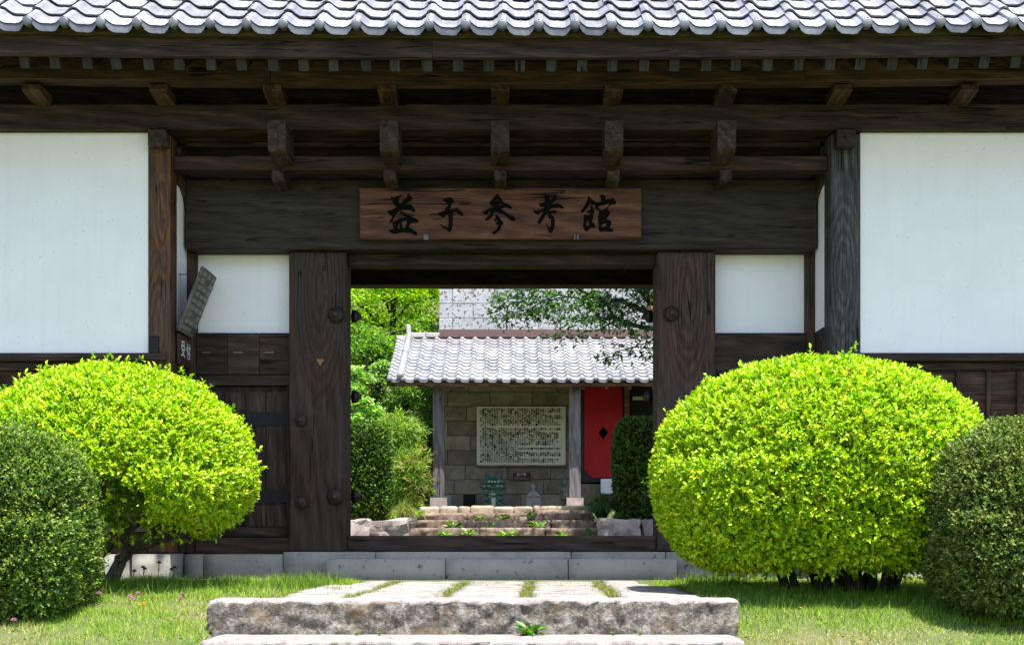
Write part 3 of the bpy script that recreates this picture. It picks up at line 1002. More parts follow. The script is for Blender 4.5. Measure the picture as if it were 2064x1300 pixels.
# ------------------------------------------------------------------ name board over the gate
SD = 11.76
sb = thing('name_board', 'long reddish brown wooden name board with five black brushed characters above the gate', 'sign', (X(1009, SD), SD + .04, Z(482, SD)))
box('board', X(725, SD), X(1293, SD), SD, SD + .05, Z(482, SD), Z(379, SD), M['sign'], sb, .006)
for px in (859, 1162):
    box('peg', X(px - 5, SD), X(px + 5, SD), SD - .018, SD + .0, Z(484, SD), Z(473, SD), M['ash_y'], sb, .002)
GL = [
 (770, [[(240,160),(320,185),(400,165),(570,105),(540,160),(460,200),(455,290),(480,370),(510,360),(600,270),(690,180),(710,120),(695,85),(740,80),(800,150),(835,200),(825,260),(760,300),(680,340),(610,385),(800,375),(850,440),(900,500),(915,560),(900,600),(850,580),(770,530),(640,530),(500,540),(440,600),(380,650),(370,700),(330,760),(290,850),(240,890),(195,895),(230,830),(270,760),(300,700),(230,670),(160,610),(140,565),(180,540),(260,530),(330,495),(400,460),(350,410),(310,330),(260,250)],
        [(480,580),(530,565),(640,610),(740,680),(860,740),(960,770),(1010,820),(1000,875),(930,880),(780,890),(760,950),(740,1030),(800,1030),(860,1080),(940,1130),(975,1190),(960,1230),(900,1220),(830,1170),(720,1165),(580,1140),(460,1165),(330,1190),(260,1165),(210,1120),(170,1080),(250,1075),(320,1060),(320,1000),(290,930),(280,880),(350,840),(430,780),(520,745),(620,735),(660,740),(600,690),(520,630)],
        [(590,840),(680,815),(690,870),(660,950),(635,1030),(570,1035),(560,950),(540,860)], [(470,890),(490,920),(490,1000),(480,1040),(420,1040),(440,960)]]),
 (870, [[(305,245),(400,205),(500,175),(560,205),(610,260),(640,320),(570,335),(535,400),(530,460),(500,490),(540,520),(600,500),(690,470),(740,510),(810,570),(870,640),(865,680),(820,695),(770,660),(710,600),(640,590),(580,605),(585,700),(580,850),(575,980),(550,1080),(490,1150),(460,1130),(420,1070),(330,1030),(260,980),(220,920),(205,875),(250,935),(310,970),(400,995),(460,1005),(470,900),(465,780),(455,660),(390,670),(350,740),(280,730),(220,690),(165,660),(170,610),(240,590),(320,560),(370,540),(375,470),(440,430),(440,360),(400,330),(350,300)]]),
 (960, [[(560,90),(590,85),(650,150),(655,190),(700,230),(760,330),(830,345),(900,390),(970,440),(990,495),(950,505),(880,470),(800,460),(720,470),(690,510),(760,550),(850,620),(950,680),(1030,710),(1080,780),(1050,830),(980,830),(900,770),(820,700),(720,640),(640,630),(560,600),(490,600),(460,660),(420,740),(340,800),(250,830),(245,790),(290,740),(350,670),(400,580),(350,590),(300,660),(240,660),(195,620),(155,575),(230,560),(300,510),(400,470),(480,430),(420,420),(370,370),(375,300),(430,250),(500,170)],
        [(510,290),(600,225),(620,235),(570,270)], [(600,390),(650,362),(710,382),(640,404)],
        [(520,655),(560,660),(620,710),(680,800),(750,885),(720,940),(680,1000),(650,1080),(580,1140),(500,1200),(450,1200),(430,1140),(500,1110),(560,1060),(600,970),(610,930),(540,935),(545,880),(580,840),(570,810),(520,850),(480,830),(500,780),(540,740)]]),
 (1050, [[(640,110),(780,115),(785,240),(830,245),(890,190),(925,140),(910,95),(960,110),(995,200),(970,260),(880,330),(860,380),(940,360),(1010,345),(1090,385),(1190,450),(1180,490),(1100,490),(1050,465),(950,470),(850,490),(790,520),(790,560),(870,540),(950,530),(1000,590),(960,625),(850,620),(840,670),(910,720),(935,820),(925,950),(910,1060),(850,1150),(800,1165),(760,1110),(740,1040),(705,950),(690,890),(720,940),(770,1010),(820,1020),(825,900),(830,800),(760,740),(735,680),(750,610),(700,660),(640,740),(580,830),(530,910),(480,910),(450,870),(500,780),(560,690),(620,580),(540,590),(490,660),(420,640),(360,590),(340,520),(400,560),(480,545),(560,510),(650,470),(640,450),(540,440),(510,400),(490,345),(560,345),(650,310),(655,220)]]),
 (1140, [[(610,140),(650,165),(720,250),(810,285),(850,320),(920,310),(980,300),(975,220),(930,150),(970,120),(1050,110),(1110,180),(1090,240),(1200,230),(1310,205),(1370,260),(1395,330),(1370,375),(1280,380),(1200,430),(1160,460),(1165,530),(1220,570),(1230,620),(1180,690),(1110,790),(1190,800),(1280,880),(1240,950),(1215,1010),(1270,1050),(1320,1080),(1290,1140),(1180,1125),(1060,1110),(980,1135),(930,1110),(905,1020),(900,850),(895,700),(920,600),(910,530),(840,530),(820,480),(815,400),(740,385),(660,370),(640,430),(560,520),(500,580),(430,610),(415,560),(480,480),(540,390),(590,290),(610,220)],
         [(890,490),(920,420),(1080,390),(1200,345),(1190,410),(1100,490),(990,550),(930,510)], [(985,690),(1050,665),(1045,695)], [(985,825),(1080,797),(1160,730),(1150,750),(1080,835)], [(990,950),(1060,910),(1120,900),(1120,960),(1060,1010),(1010,1010)],
         [(560,590),(640,540),(700,510),(668,432),(740,430),(770,470),(790,560),(775,650),(760,760),(720,840),(780,890),(820,980),(800,1025),(710,1010),(650,1060),(600,1120),(540,1100),(500,1050),(485,950),(495,830),(510,700),(500,650),(560,665),(640,660),(690,630),(610,610)], [(570,850),(600,820),(630,870),(660,940),(610,970),(565,970)]]),
]


def curve_to_mesh(cu, name, mat):
    ob = bpy.data.objects.new('tmp', cu)
    COL.objects.link(ob)
    dg = bpy.context.evaluated_depsgraph_get()
    me = bpy.data.meshes.new_from_object(ob.evaluated_get(dg))
    bpy.data.objects.remove(ob)
    me.name = name
    me.materials.clear()
    me.materials.append(mat)
    return me


for ox, polys in GL:
    cu = bpy.data.curves.new('character', 'CURVE')
    cu.dimensions = '2D'
    cu.fill_mode = 'BOTH'
    cu.extrude = .003
    allp = [(X(ox + p[0] / 13.686, SD), Z(385 + p[1] / 13.686, SD)) for pl_ in polys for p in pl_]
    cx = sum(p[0] for p in allp) / len(allp)
    cz = sum(p[1] for p in allp) / len(allp)
    for pl_ in polys:
        sp = cu.splines.new('POLY')
        sp.points.add(len(pl_) - 1)
        for q, p in zip(sp.points, pl_):
            q.co = (X(ox + p[0] / 13.686, SD) - cx, Z(385 + p[1] / 13.686, SD) - cz, 0, 1)
        sp.use_cyclic_u = True
    put('character', curve_to_mesh(cu, 'character', M['ink']), (cx, SD - .0035, cz), sb, (R(90), 0, 0))


def text_mesh(s, size, mat, name, ext=.001, align='CENTER', offset=0.0):
    cu = bpy.data.curves.new(name, 'FONT')
    cu.body = s
    cu.size = size
    cu.align_x = align
    cu.align_y = 'CENTER'
    cu.extrude = ext
    cu.offset = offset
    cu.resolution_u = 1
    return curve_to_mesh(cu, name, mat)


# ------------------------------------------------------------------ boards hung in the left of the recess
wx = XL + .014
# notice board on the recess side wall, its top leaning out into the bay
nb_ = thing('notice_board', 'tilted grey notice board with rows of pale tiles left of the gate', 'notice board', (wx, 11.78, Z(660, 11.75)))
b0, b1 = Vector((wx + .02, 0, Z(668, 11.6))), Vector((X(410, 11.55), 0, Z(538, 11.55)))
nl = (b1 - b0).length
ang = math.atan2(b1.x - b0.x, b1.z - b0.z)
ymid = 11.77
cen = (b0 + b1) / 2 + Vector((0, ymid, 0))
board = put('board', bevel_mesh('board', .035, .47, nl, M['grey_board'], .004), cen, nb_, (0, ang, 0))
ca, sa = math.cos(ang), math.sin(ang)
for r_ in range(9):
    for c in range(3):
        if random.random() < .12:
            continue
        lz = (r_ + .5) / 9 * nl * .94 - nl * .47
        ly = -.235 + (c + .5) / 3 * .47
        off = Vector((.019 * ca + lz * sa, ly, -.019 * sa + lz * ca))
        put('name_tile', bevel_mesh('name_tile', .006, random.uniform(.09, .14), random.uniform(.030, .045), M['notice_tile'], .001), cen + off, nb_, (0, ang, 0))
rs = thing('reception_sign', 'small maroon sign with white characters below the tilted notice board', 'sign', (wx, 11.80, Z(742, 11.8)))
z0, z1 = Z(738, 11.75), Z(678, 11.75)
box('panel', wx, wx + .03, 11.58, 11.97, z0, z1, M['maroon'], rs, .004)
for i, ch in enumerate('受付'):
    put('character', text_mesh(ch, .15, M['white'], 'character'), (wx + .0315, 11.68 + i * .19, (z0 + z1) / 2), rs, (R(90), 0, R(90)))
hk = smooth_path([(wx - .02, 11.72, Z(553, 11.72)), (wx + .05, 11.72, Z(553, 11.72)), (wx + .075, 11.72, Z(550, 11.72)), (wx + .082, 11.72, Z(546, 11.72)), (wx + .06, 11.72, Z(543, 11.72))], 4)
tag(tubes('wire_hook', [(hk, [.004] * len(hk))], M['iron'], None, 6), 'thin black wire hook sticking out above the tilted notice board', 'hook')
# dry leaf caught on the left main post
lf = []
for k in range(3):
    a_ = 2 * math.pi * k / 3 + .5
    for dd in (-.45, 0, .45):
        lf.append((a_ + dd, .042 if dd == 0 else .032))
P = np.zeros((9, 3))
D = np.array([(math.cos(a_), -.15, math.sin(a_)) for a_, _ in lf])
V_, T_ = leaf_arrays(P, D, np.tile([[0, -1, 0.]], (9, 1)), np.array([l for _, l in lf]), np.full(9, .017))
tag(put('dry_leaf', np_mesh('dry_leaf', V_, T_, M['petal'], np.tile([[.42, .22, .09]], (len(V_), 1))), (X(645, 11.9), 11.918, Z(728, 11.9))), 'dry brown three-lobed leaf stuck on the left gate post', 'leaf')

# ------------------------------------------------------------------ landing, steps
land = struct(put('landing_pavement', None, (0, 9.8, 0)))
SK = .022


def jx(k, d):
    return [-1.45, -.985, -.43, .075, .615, 1.20][k] + SK * (d - 8.4)


rows_d = [8.325, 8.78, 9.26, 9.80, 10.28, 10.80, 11.22]
for k in range(5):
    sh = [0, .12, -.1, .08, -.06][k]
    for r_ in range(6):
        d0 = rows_d[r_] + (sh if r_ > 0 else 0)
        d1 = rows_d[r_ + 1] + (sh if r_ < 5 else 0)
        xa, xb = jx(k, (d0 + d1) / 2) + .04, jx(k + 1, (d0 + d1) / 2) - .035
        if k == 0:
            xa += max(0, (r_ - 2) * .05) + random.uniform(-.06, .06)
        if k == 4:
            xb += random.uniform(-.08, .04) - max(0, (r_ - 2) * .06)
        rough_block('paving_stone', xa, xb, d0 + .012, d1 - .012, -.12, random.uniform(-.004, .008), M['paver'], land, .07, .016, .012, 6, .006)
s1 = rough_block('stone_step', X(420, 8), X(1490, 8), 8.0, 8.315, -.30, 0.002, M['granite'], None, .022, .014, .034, 13, .004, face_mat=M['hewn'])
tag(s1, 'rough pinkish granite slab at the front edge of the paved landing', 'step', 'granite entrance steps')
s2 = rough_block('stone_step', X(405, 7.55), X(1502, 7.55), 7.52, 8.02, -.55, -.196, M['granite'], None, .026, .014, .03, 13, .004, face_mat=M['hewn'])
tag(s2, 'lower granite step cut by the bottom edge of the picture', 'step', 'granite entrance steps')

# ------------------------------------------------------------------ storehouse behind the gate
SW = 27.95
XW = X(885, SW)
store = thing('stone_storehouse', 'pale tuff stone storehouse with a tiled lean-to porch beyond the gate', 'storehouse', (1.0, SW, .86))
box('wall_core', XW + .03, 6.5, SW + .02, SW + 5, .86, 7.4, M['mortar'], store, 0)
BL = .862


def courses(z0, z1, n, phase, x0, x1, mat, hole=None):
    hgt = (z1 - z0) / n
    for r_ in range(n):
        za, zb = z0 + r_ * hgt, z0 + (r_ + 1) * hgt
        ph = phase[r_ % len(phase)]
        x = x0
        nxt = x0 + ph
        while x < x1 - .02:
            e = min(nxt, x1)
            if hole is None or not (x < hole[1] and e > hole[0] and za < hole[3] and zb > hole[2]):
                box('stone_block', x + .004, e - .004, SW - .02 - random.uniform(0, .006), SW + .05, za + .004, zb - .004, mat, store, .007)
            else:
                if hole[0] > x + .02:
                    box('stone_block', x + .004, hole[0], SW - .022, SW + .05, za + .004, zb - .004, mat, store, .007)
                if e > hole[1] + .02:
                    box('stone_block', hole[1], e - .004, SW - .022, SW + .05, za + .004, zb - .004, mat, store, .007)
            x = e
            nxt = x + BL * random.uniform(.96, 1.04)


courses(Z(996, SW) - .29, Z(996, SW), 1, [.75], XW, 1.28, M['tuff_dark'], (X(934, SW), X(958, SW), .95, 1.16))
courses(Z(996, SW), Z(760, SW), 8, [.30, .52, .17, .62, .17, .55, .17, .6], XW, 1.28, M['tuff_dark'])
courses(Z(671, SW), Z(671, SW) + .292 * 7, 7, [.27, .68, .27, .5, .2, .7, .3], XW, 5.6, M['tuff_light'])
for k in range(8):
    za = Z(671, SW) + .292 * k
box('vent_hole', X(933, SW), X(959, SW), SW - .005, SW + .015, .94, 1.17, M['interior'], store, 0)
box('shutter', 2.75, 3.5, SW - .12, SW - .03, 4.84, 5.14, M['orange'], store, .01)
# right part: dark doorway with the red door leaf
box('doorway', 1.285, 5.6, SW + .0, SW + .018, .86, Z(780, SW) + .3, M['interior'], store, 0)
box('door_jamb', 1.285, 1.345, SW - .14, SW - .001, .95, 3.6, M['black'], store, .006)
box('door_post', X(1258, 27.7), X(1268, 27.7), 27.62, 27.8, .9, 3.6, M['beam_brown'], store, .006)
box('inner_beam', X(1275, 27.9), 4.2, 27.9, 27.945, Z(806, 27.9), Z(799, 27.9), M['cream'], store, .004)
box('plinth', 1.29, 2.6, 27.72, 27.9, .86, 1.36, M['tuff_dark'], store, .01)
DD = 27.70
dfr = box('red_door', X(1171, DD), X(1257, DD), DD + .03, DD + .06, Z(972, DD), Z(766, DD), M['black'], store, .006)
x0, x1, zb, zt = X(1178, DD), X(1255, DD), Z(962, DD), Z(770, DD)
c1 = .11
prof = [(x0, zb + c1 + .05), (x0 + .02, zb + c1), (x0 + c1 * .6, zb + c1 * .75), (x0 + c1, zb + .03), (x0 + c1 + .06, zb), (x1 - c1 - .06, zb), (x1 - c1, zb + .03), (x1 - c1 * .6, zb + c1 * .75), (x1 - .02, zb + c1), (x1, zb + c1 + .05),
        (x1, zt - c1 - .05), (x1 - .02, zt - c1), (x1 - c1 * .6, zt - c1 * .75), (x1 - c1, zt - .03), (x1 - c1 - .06, zt), (x0 + c1 + .06, zt), (x0 + c1, zt - .03), (x0 + c1 * .6, zt - c1 * .75), (x0 + .02, zt - c1), (x0, zt - c1 - .05)]


def plate(name, pts, y0, th, mat, parent):
    n = len(pts)
    cx = sum(p[0] for p in pts) / n
    cz = sum(p[1] for p in pts) / n
    V_ = [(p[0] - cx, 0, p[1] - cz) for p in pts] + [(p[0] - cx, th, p[1] - cz) for p in pts]
    Fs = [tuple(range(n)), tuple(range(2 * n - 1, n - 1, -1))] + [(i, n + i, n + (i + 1) % n, (i + 1) % n) for i in range(n)]
    bm = bmesh.new()
    vv = [bm.verts.new(v) for v in V_]
    for f in Fs:
        bm.faces.new([vv[i] for i in f])
    return put(name, bm_mesh(name, bm, mat), (cx, y0, cz), parent)


plate('door_panel', prof, DD, .03, M['red'], dfr)
dx, dz_ = X(1216, DD), Z(872, DD)
plate('diamond', [(dx - .095, dz_), (dx, dz_ - .125), (dx + .095, dz_), (dx, dz_ + .125)], DD - .012, .012, M['ink'], dfr)
# porch: footings, posts, beam, rafters, tiles
for px0, px1 in ((873, 896), (1147, 1170), (1420, 1443)):
    a, b_ = X(px0, 26.1), X(px1, 26.1)
    box('porch_post', a, b_, 26.0, 26.21, 1.05, Z(776, 26.1), M['ash_z'], store, .01)
    prism('post_footing', [(25.92, .85), (26.29, .85), (26.25, 1.048), (25.96, 1.048)], a - .05, b_ + .05, M['boulder'], store)
PE = 25.6
TP = R(25)
ce, se = math.cos(TP), math.sin(TP)
zE = Z(768, PE) + .01
proof = put('porch_roof', None, (0, PE, zE), store)
box('porch_beam', -2.15, 5.2, 26.0, 26.2, Z(776, 26.1), Z(762, 26.1) + .05, M['beam_brown'], store, .008)
box('porch_fascia', -2.22, 5.2, PE + .06, PE + .10, zE - .10, zE - .025, M['beam_brown'], proof, .004)
prf = bevel_mesh('porch_rafter', .055, 2.5, .065, M['beam_brown'], .004)
for k in range(17):
    put('porch_rafter', prf, (X(845, PE) + k * .43, PE + .12 + 1.25 * ce, zE - .115 + 1.25 * se), proof, (TP, 0, 0))
prism('porch_sheathing', [(PE + .06, zE - .024), (PE + .06, zE - .005), (PE + 2.5 * ce, zE + 2.5 * se - .03), (PE + 2.5 * ce, zE + 2.5 * se - .055)], -2.27, 5.2, M['beam_brown'], proof)
PW, PL = .2525, .197
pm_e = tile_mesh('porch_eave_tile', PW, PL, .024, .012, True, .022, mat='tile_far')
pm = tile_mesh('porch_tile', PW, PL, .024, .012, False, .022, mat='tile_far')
for r_ in range(13):
    for c in range(0, 23):
        xt = -2.03 + (c - 1) * PW
        if xt > 3.4:
            continue
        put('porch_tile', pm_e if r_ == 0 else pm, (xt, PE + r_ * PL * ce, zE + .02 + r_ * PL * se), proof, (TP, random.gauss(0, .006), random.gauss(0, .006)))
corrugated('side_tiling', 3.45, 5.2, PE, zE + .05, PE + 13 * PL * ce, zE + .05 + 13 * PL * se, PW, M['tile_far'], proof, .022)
roll = lathe('verge_roll', [(.068, 0), (.074, .02), (.066, .05), (.062, .205)], (0, 0, -50), M['tile_far'], None, 12)
rme = roll.data
bpy.data.objects.remove(roll)
for r_ in range(13):
    put('verge_roll', rme, (-2.045, PE - .02 + r_ * PL * ce, zE + .075 + r_ * PL * se), proof, (R(-65), 0, 0))
TY, TZ = PE + 13 * PL * ce, zE + 13 * PL * se
for k in range(3):
    box('ridge_cap', -2.30 + k * .29, -2.02 + k * .29, TY - .05, TY + .10, TZ - .02 + (.0 if k == 0 else .05), TZ + .06 + (.0 if k == 0 else .06), M['concrete'], proof, .012)
box('ridge_end', -2.10, -2.02, TY - .07, TY - .055 + .14, TZ + .10, TZ + .28, M['concrete'], proof, .012)
for k in range(4):
    box('flashing', XW - .02, 5.2, SW - .09 + k * .017, SW - .021, TZ + .03 + k * .042, TZ + .066 + k * .042, M['flashing'], proof, .006)
box('flashing', XW + .001, 5.2, TY - .03, SW - .03, TZ - .035, TZ + .026, M['flashing'], proof, .006)

# text board on the porch wall
BD = SW - .10
ib = thing('information_board', 'large cream information board with rows of small dark writing on the porch wall', 'information board', (X(1050, BD), BD, Z(938, BD)))
bx0, bx1, bz0, bz1 = X(961, BD), X(1140, BD), Z(937, BD), Z(819, BD)
box('panel', bx0, bx1, BD, BD + .03, bz0, bz1, M['cream'], ib, .004)
box('frame_rail', bx0 - .01, bx1 + .01, BD + .002, BD + .05, bz0 - .035, bz0 - .001, M['beam_brown'], ib, .003)
TXT = """　財団法人益子参考館は、陶芸家　濱田庄司が、自ら長年に亘って蒐集した陶
磁器、漆器、木工、金工、家具、染織、その他の工芸品を展示・公開するため
に設立したもので、１９７７年（昭和５２年）４月に開館した。
　濱田の蒐集品は、日本国内にとどまらず、中国・朝鮮、太平洋諸島、中近東、
ヨーロッパ、南北アメリカ、アフリカ等諸国に及び、時代も、古くは紀元前から
新しくは近現代まで、各時各時代の生活工芸品を中心に約二千点に上る。
　それらはいずれも、濱田の眼を通し選び、所蔵し、日常の糧となったもの
であり、蒐集品というよりは、むしろ、身近に親しく置いて愛しんでいたもの
である。
　益子参考館は、濱田がそれらの品々から享受した喜びと思慮を、広く工芸家
および一般の愛好家と共にしたいとの願いから設立された。
　当館の１号館および濱田自邸の石蔵を展示する。濱田庄司館は、昭和初期
に近在の農家から買い受けた長屋門であり、２号館と３号館の石蔵は、昭和
大谷石の石蔵から成り、もとは倉庫であったものである。正面の棟も、昭和
１７年に住まいの母屋として移築したもので、濱田は、この棟を上ん台と、
呼んだ。自邸に蒐集品を並べて住まいとした。また、工房には登り窯と、そ
の、益子で始めて築かれたもう一つの窯場を併せて、当時の面影を保つ。
への濱田の愛着がうかがわれている。
　そして、昭和の工房と登り窯は、濱田が日々轆轤で作る器を焚き続けて用い
ていたその往時の姿で保存してある。
　このように、益子参考館は、濱田庄司が仕事をはげみ、生活の場としていた
空間に置かれている。工房や窯を含む自然と、四季折々に移り変わる益子の里
は、濱田がこよなく愛した風景である。
　当館を訪れてくださった方々が、展示されている品々が、益子の自然と風
景に、静かに溶けこんでいる様子を見い出していただければ幸いである。"""
rows_ = TXT.split('\n')
tv, tt, tn = [], [], 0
for i, s_ in enumerate(rows_):
    me = text_mesh(s_, .052, M['ink'], 'lettering', .0, 'LEFT', .0016)
    co = np.zeros(len(me.vertices) * 3, dtype=np.float32)
    me.vertices.foreach_get('co', co)
    co = co.reshape(-1, 3)
    zz = bz1 - .065 - i * (bz1 - bz0 - .12) / 24.2
    me.calc_loop_triangles()
    tr = np.zeros(len(me.loop_triangles) * 3, dtype=np.int32)
    me.loop_triangles.foreach_get('vertices', tr)
    tv.append(np.stack([co[:, 0] * (bx1 - bx0 - .11) / (36 * .052) + bx0 + .06, np.full(len(co), BD - .002), co[:, 1] + zz], 1) - np.array([bx0, BD, bz0]))
    tt.append(tr.reshape(-1, 3) + tn)
    tn += len(co)
    bpy.data.meshes.remove(me)
put('lettering', np_mesh('lettering', np.concatenate(tv), np.concatenate(tt), M['ink']), (bx0, BD, bz0), ib)['kind'] = 'stuff'
ns = thing('name_plate', 'small black plate with white lettering on the wall under the information board', 'sign', (X(1051, BD), SW - .05, Z(968, BD)))
box('plate', X(1034, BD), X(1069, BD), SW - .06, SW - .031, Z(968, BD), Z(952, BD), M['maroon'], ns, .003)
put('heading', text_mesh('獅 子 像', .05, M['white'], 'heading'), (X(1051, BD), SW - .0615, Z(956, BD)), ns, (R(90), 0, 0))
for k in range(3):
    box('text_line', X(1037, BD), X(1066 - 7 * (k == 0), BD), SW - .0625, SW - .0602, Z(961.2 + 2.2 * k, BD), Z(960.6 + 2.2 * k, BD), M['notice_tile'], ns, 0)

# ------------------------------------------------------------------ ornaments on the porch
def glaze():
    m, t, b, N, L = new_mat('green_glaze')
    v, rnd, tc = obj_coords(t)
    n = noise_n(t, v, 14, 5, 0.65)
    L(ramp(t, n, [(0.36, (0.012, 0.045, 0.038)), (0.52, (0.03, 0.10, 0.08)), (0.66, (0.16, 0.24, 0.18))]), b.inputs['Base Color'])
    b.inputs['Roughness'].default_value = 0.3
    bump(t, b, n, 0.8, 0.03)
    return m


M['glaze'] = glaze()
GD = 26.95


def gx(px): return X(px, GD)
def gzz(py): return Z(py, GD)


zt0 = .868
gh = thing('ceramic_house', 'green glazed ceramic house ornament with horned roof under the information board', 'ornament', (gx(995), GD, zt0))


def frustum(name, cx, cy, z0, z1, w0, d0, w1, d1, mat, parent, flare=0):
    V_ = [(-w0, -d0, 0), (w0, -d0, 0), (w0, d0, 0), (-w0, d0, 0), (-w1, -d1, z1 - z0), (w1, -d1, z1 - z0), (w1, d1, z1 - z0), (-w1, d1, z1 - z0)]
    Fs = [(3, 2, 1, 0), (4, 5, 6, 7), (0, 1, 5, 4), (1, 2, 6, 5), (2, 3, 7, 6), (3, 0, 4, 7)]
    bm = bmesh.new()
    vv = [bm.verts.new(v) for v in V_]
    for f in Fs:
        bm.faces.new([vv[i] for i in f])
    bmesh.ops.bevel(bm, geom=bm.edges[:], offset=.008, segments=1, affect='EDGES')
    return put(name, bm_mesh(name, bm, mat), (cx, cy, z0), parent)


cx = gx(995)
frustum('body', cx, GD, zt0, zt0 + .36, .19, .15, .215, .17, M['glaze'], gh)
box('doorway', cx - .04, cx + .04, GD - .178, GD - .14, zt0 + .02, zt0 + .20, M['cream'], gh, .012)
for dx_ in (-.02, .02):
    lathe('eye_boss', [(.018, 0), (.02, .012), (.008, .016)], (cx + dx_, GD - .172, zt0 + .26), M['cream'], gh, 10, '-y')
for sx_ in (-1, 1):
    for k in range(3):
        lathe('relief_knob', [(.04 - .006 * k, 0), (.042, .012), (.02, .03)], (cx + sx_ * (.12 + .008 * k), GD - .158 - .004 * k, zt0 + .07 + k * .10), M['glaze'], gh, 9, '-y')
frustum('lower_eave', cx, GD, zt0 + .36, zt0 + .41, .225, .19, .255, .21, M['glaze'], gh)
for k in range(5):
    if k != 2:
        box('window_block', cx - .20 + k * .083, cx - .145 + k * .083, GD - .205, GD - .15, zt0 + .40, zt0 + .435, M['grey_stone'], gh, .008)
frustum('upper_storey', cx, GD, zt0 + .41, zt0 + .47, .20, .15, .21, .16, M['glaze'], gh)
frustum('roof', cx, GD, zt0 + .47, zt0 + .59, .245, .20, .16, .06, M['glaze'], gh)
for k in range(4):
    lathe('roof_knob', [(.02, 0), (.02, .016), (.01, .024)], (cx - .09 + k * .06, GD - .185, zt0 + .505), M['cream'], gh, 8, '-y')
for sx_ in (-1, 1):
    pts = smooth_path([(cx + sx_ * .10, GD, zt0 + .57), (cx + sx_ * .135, GD, zt0 + .62), (cx + sx_ * .15, GD - .01, zt0 + .66), (cx + sx_ * (.125 if sx_ < 0 else .15), GD - .02, zt0 + .70)], 3)
    tubes('horn', [(pts, np.linspace(.045, .014, len(pts)))], M['glaze'], gh, 8, .35)
prism('roof_crest', [(GD - .03, zt0 + .58), (GD + .03, zt0 + .58), (GD + .012, zt0 + .62), (GD - .012, zt0 + .62)], cx - .12, cx + .12, M['glaze'], gh)

cl = gx(1075)
sl = thing('stone_lantern', 'small pale carved stone shrine with pyramid roof on the porch edge', 'stone ornament', (cl, GD, zt0))
box('body', cl - .138, cl + .138, GD - .13, GD + .13, zt0, zt0 + .21, M['grey_stone'], sl, .01)
pts = [(cl - .035, zt0 + .02), (cl + .035, zt0 + .02), (cl + .035, zt0 + .08), (cl + .02, zt0 + .11), (cl, zt0 + .12), (cl - .02, zt0 + .11), (cl - .035, zt0 + .08)]
plate('carved_niche', pts, GD - .138, .01, M['mortar_l'], sl)
box('ledge', cl - .15, cl + .15, GD - .145, GD + .145, zt0 + .211, zt0 + .238, M['grey_stone'], sl, .006)
frustum('roof', cl, GD, zt0 + .239, zt0 + .34, .14, .13, .03, .03, M['grey_stone'], sl)
lathe('finial', [(.03, 0), (.02, .025), (.036, .05), (.04, .075), (.03, .10), (.012, .125), (.004, .15)], (cl, GD, zt0 + .338), M['grey_stone'], sl, 12)

cf = gx(1139)
fg = thing('ceramic_figurine', 'mottled glazed ceramic guardian figurine beside the right porch post', 'figurine', (cf, GD + .1, zt0))
M['glaze_brown'] = plain('brown_glaze', (0.13, 0.10, 0.06), 0.4, 0.6, 20, 0.5, tone=(0.16, 0.16, 0.11))
for sx_ in (-1, 1):
    lathe('leg', [(.034, 0), (.03, .02), (.026, .09), (.036, .15), (.03, .19)], (cf + sx_ * .045, GD + .1, zt0), M['glaze_brown'], fg, 9)
lathe('body', [(.085, .16), (.09, .2), (.075, .26), (.08, .33), (.088, .38), (.06, .42), (.03, .435)], (cf, GD + .1, zt0), M['glaze_brown'], fg, 12)
lathe('head', [(.02, .42), (.05, .45), (.055, .49), (.04, .53), (.05, .54), (.03, .565), (.012, .6)], (cf - .01, GD + .09, zt0), M['glaze'], fg, 11)
for sx_ in (-1, 1):
    pts = smooth_path([(cf + sx_ * .07, GD + .1, zt0 + .38), (cf + sx_ * .115, GD + .06, zt0 + .33), (cf + sx_ * (.07 if sx_ < 0 else .12), GD, zt0 + (.28 if sx_ < 0 else .40))], 3)
    tubes('arm', [(pts, np.linspace(.03, .016, len(pts)))], M['glaze_brown'], fg, 7, .2)
pts = smooth_path([(cf - .02, GD + .08, zt0 + .58), (cf - .05, GD + .07, zt0 + .63), (cf - .035, GD + .07, zt0 + .67), (cf - .06, GD + .07, zt0 + .70)], 3)
tubes('plume', [(pts, np.linspace(.018, .006, len(pts)))], M['glaze'], fg, 6, .3)
tag(box('white_block', X(1211, 27.5), X(1243, 27.5), 27.42, 27.62, .86 + .3, Z(965, 27.5), M['plaster'], None, .01), 'plain white block on the ground below the red door', 'block')
bpy.data.objects['white_block'].location.z -= 0.0
tag(rough_block('stone_block_loose', X(895, 27.4), X(912, 27.4), 27.3, 27.5, .86, Z(998, 27.4), M['grey_stone'], None, .05, .02, .01), 'small grey stone at the foot of the left porch post', 'stone')

# ------------------------------------------------------------------ stairs and rocks behind the gate
ter = struct(put('terrace_kerb', None, (0, 25, .8)))
xk = X(845, 24.95)
wds = [.36, .33, .22, .42, .36, .34, .13, .42]
for i, wk in enumerate(wds):
    rough_block('kerb_stone', xk + .006, xk + wk - .006, 24.86, 25.25, .66, .868 + random.uniform(-.012, .012), M['kerb_stone'], ter, .05, .03, .03, 5, .01)
    xk += wk
while xk < 1.4:
    rough_block('kerb_stone', xk + .006, min(xk + .43, 1.5), 24.84, 25.2, .75, .878, M['kerb_stone'], ter, .05, .02, .015, 9, .008)
    xk += .43
sta = thing('stone_stairs', 'rough rust-coloured stone stairs leading up to the storehouse porch', 'stairs', (-.15, 23.4, .25))
lv = [(23.20, Z(1063.5, 23.2), [-1.76, -.55, .55, 1.42]), (23.60, Z(1048.5, 23.6), [-1.78, -.62, .3, .66, 1.40]), (24.02, Z(1033.5, 24.02), [-1.70, -.78, .55, 1.36])]
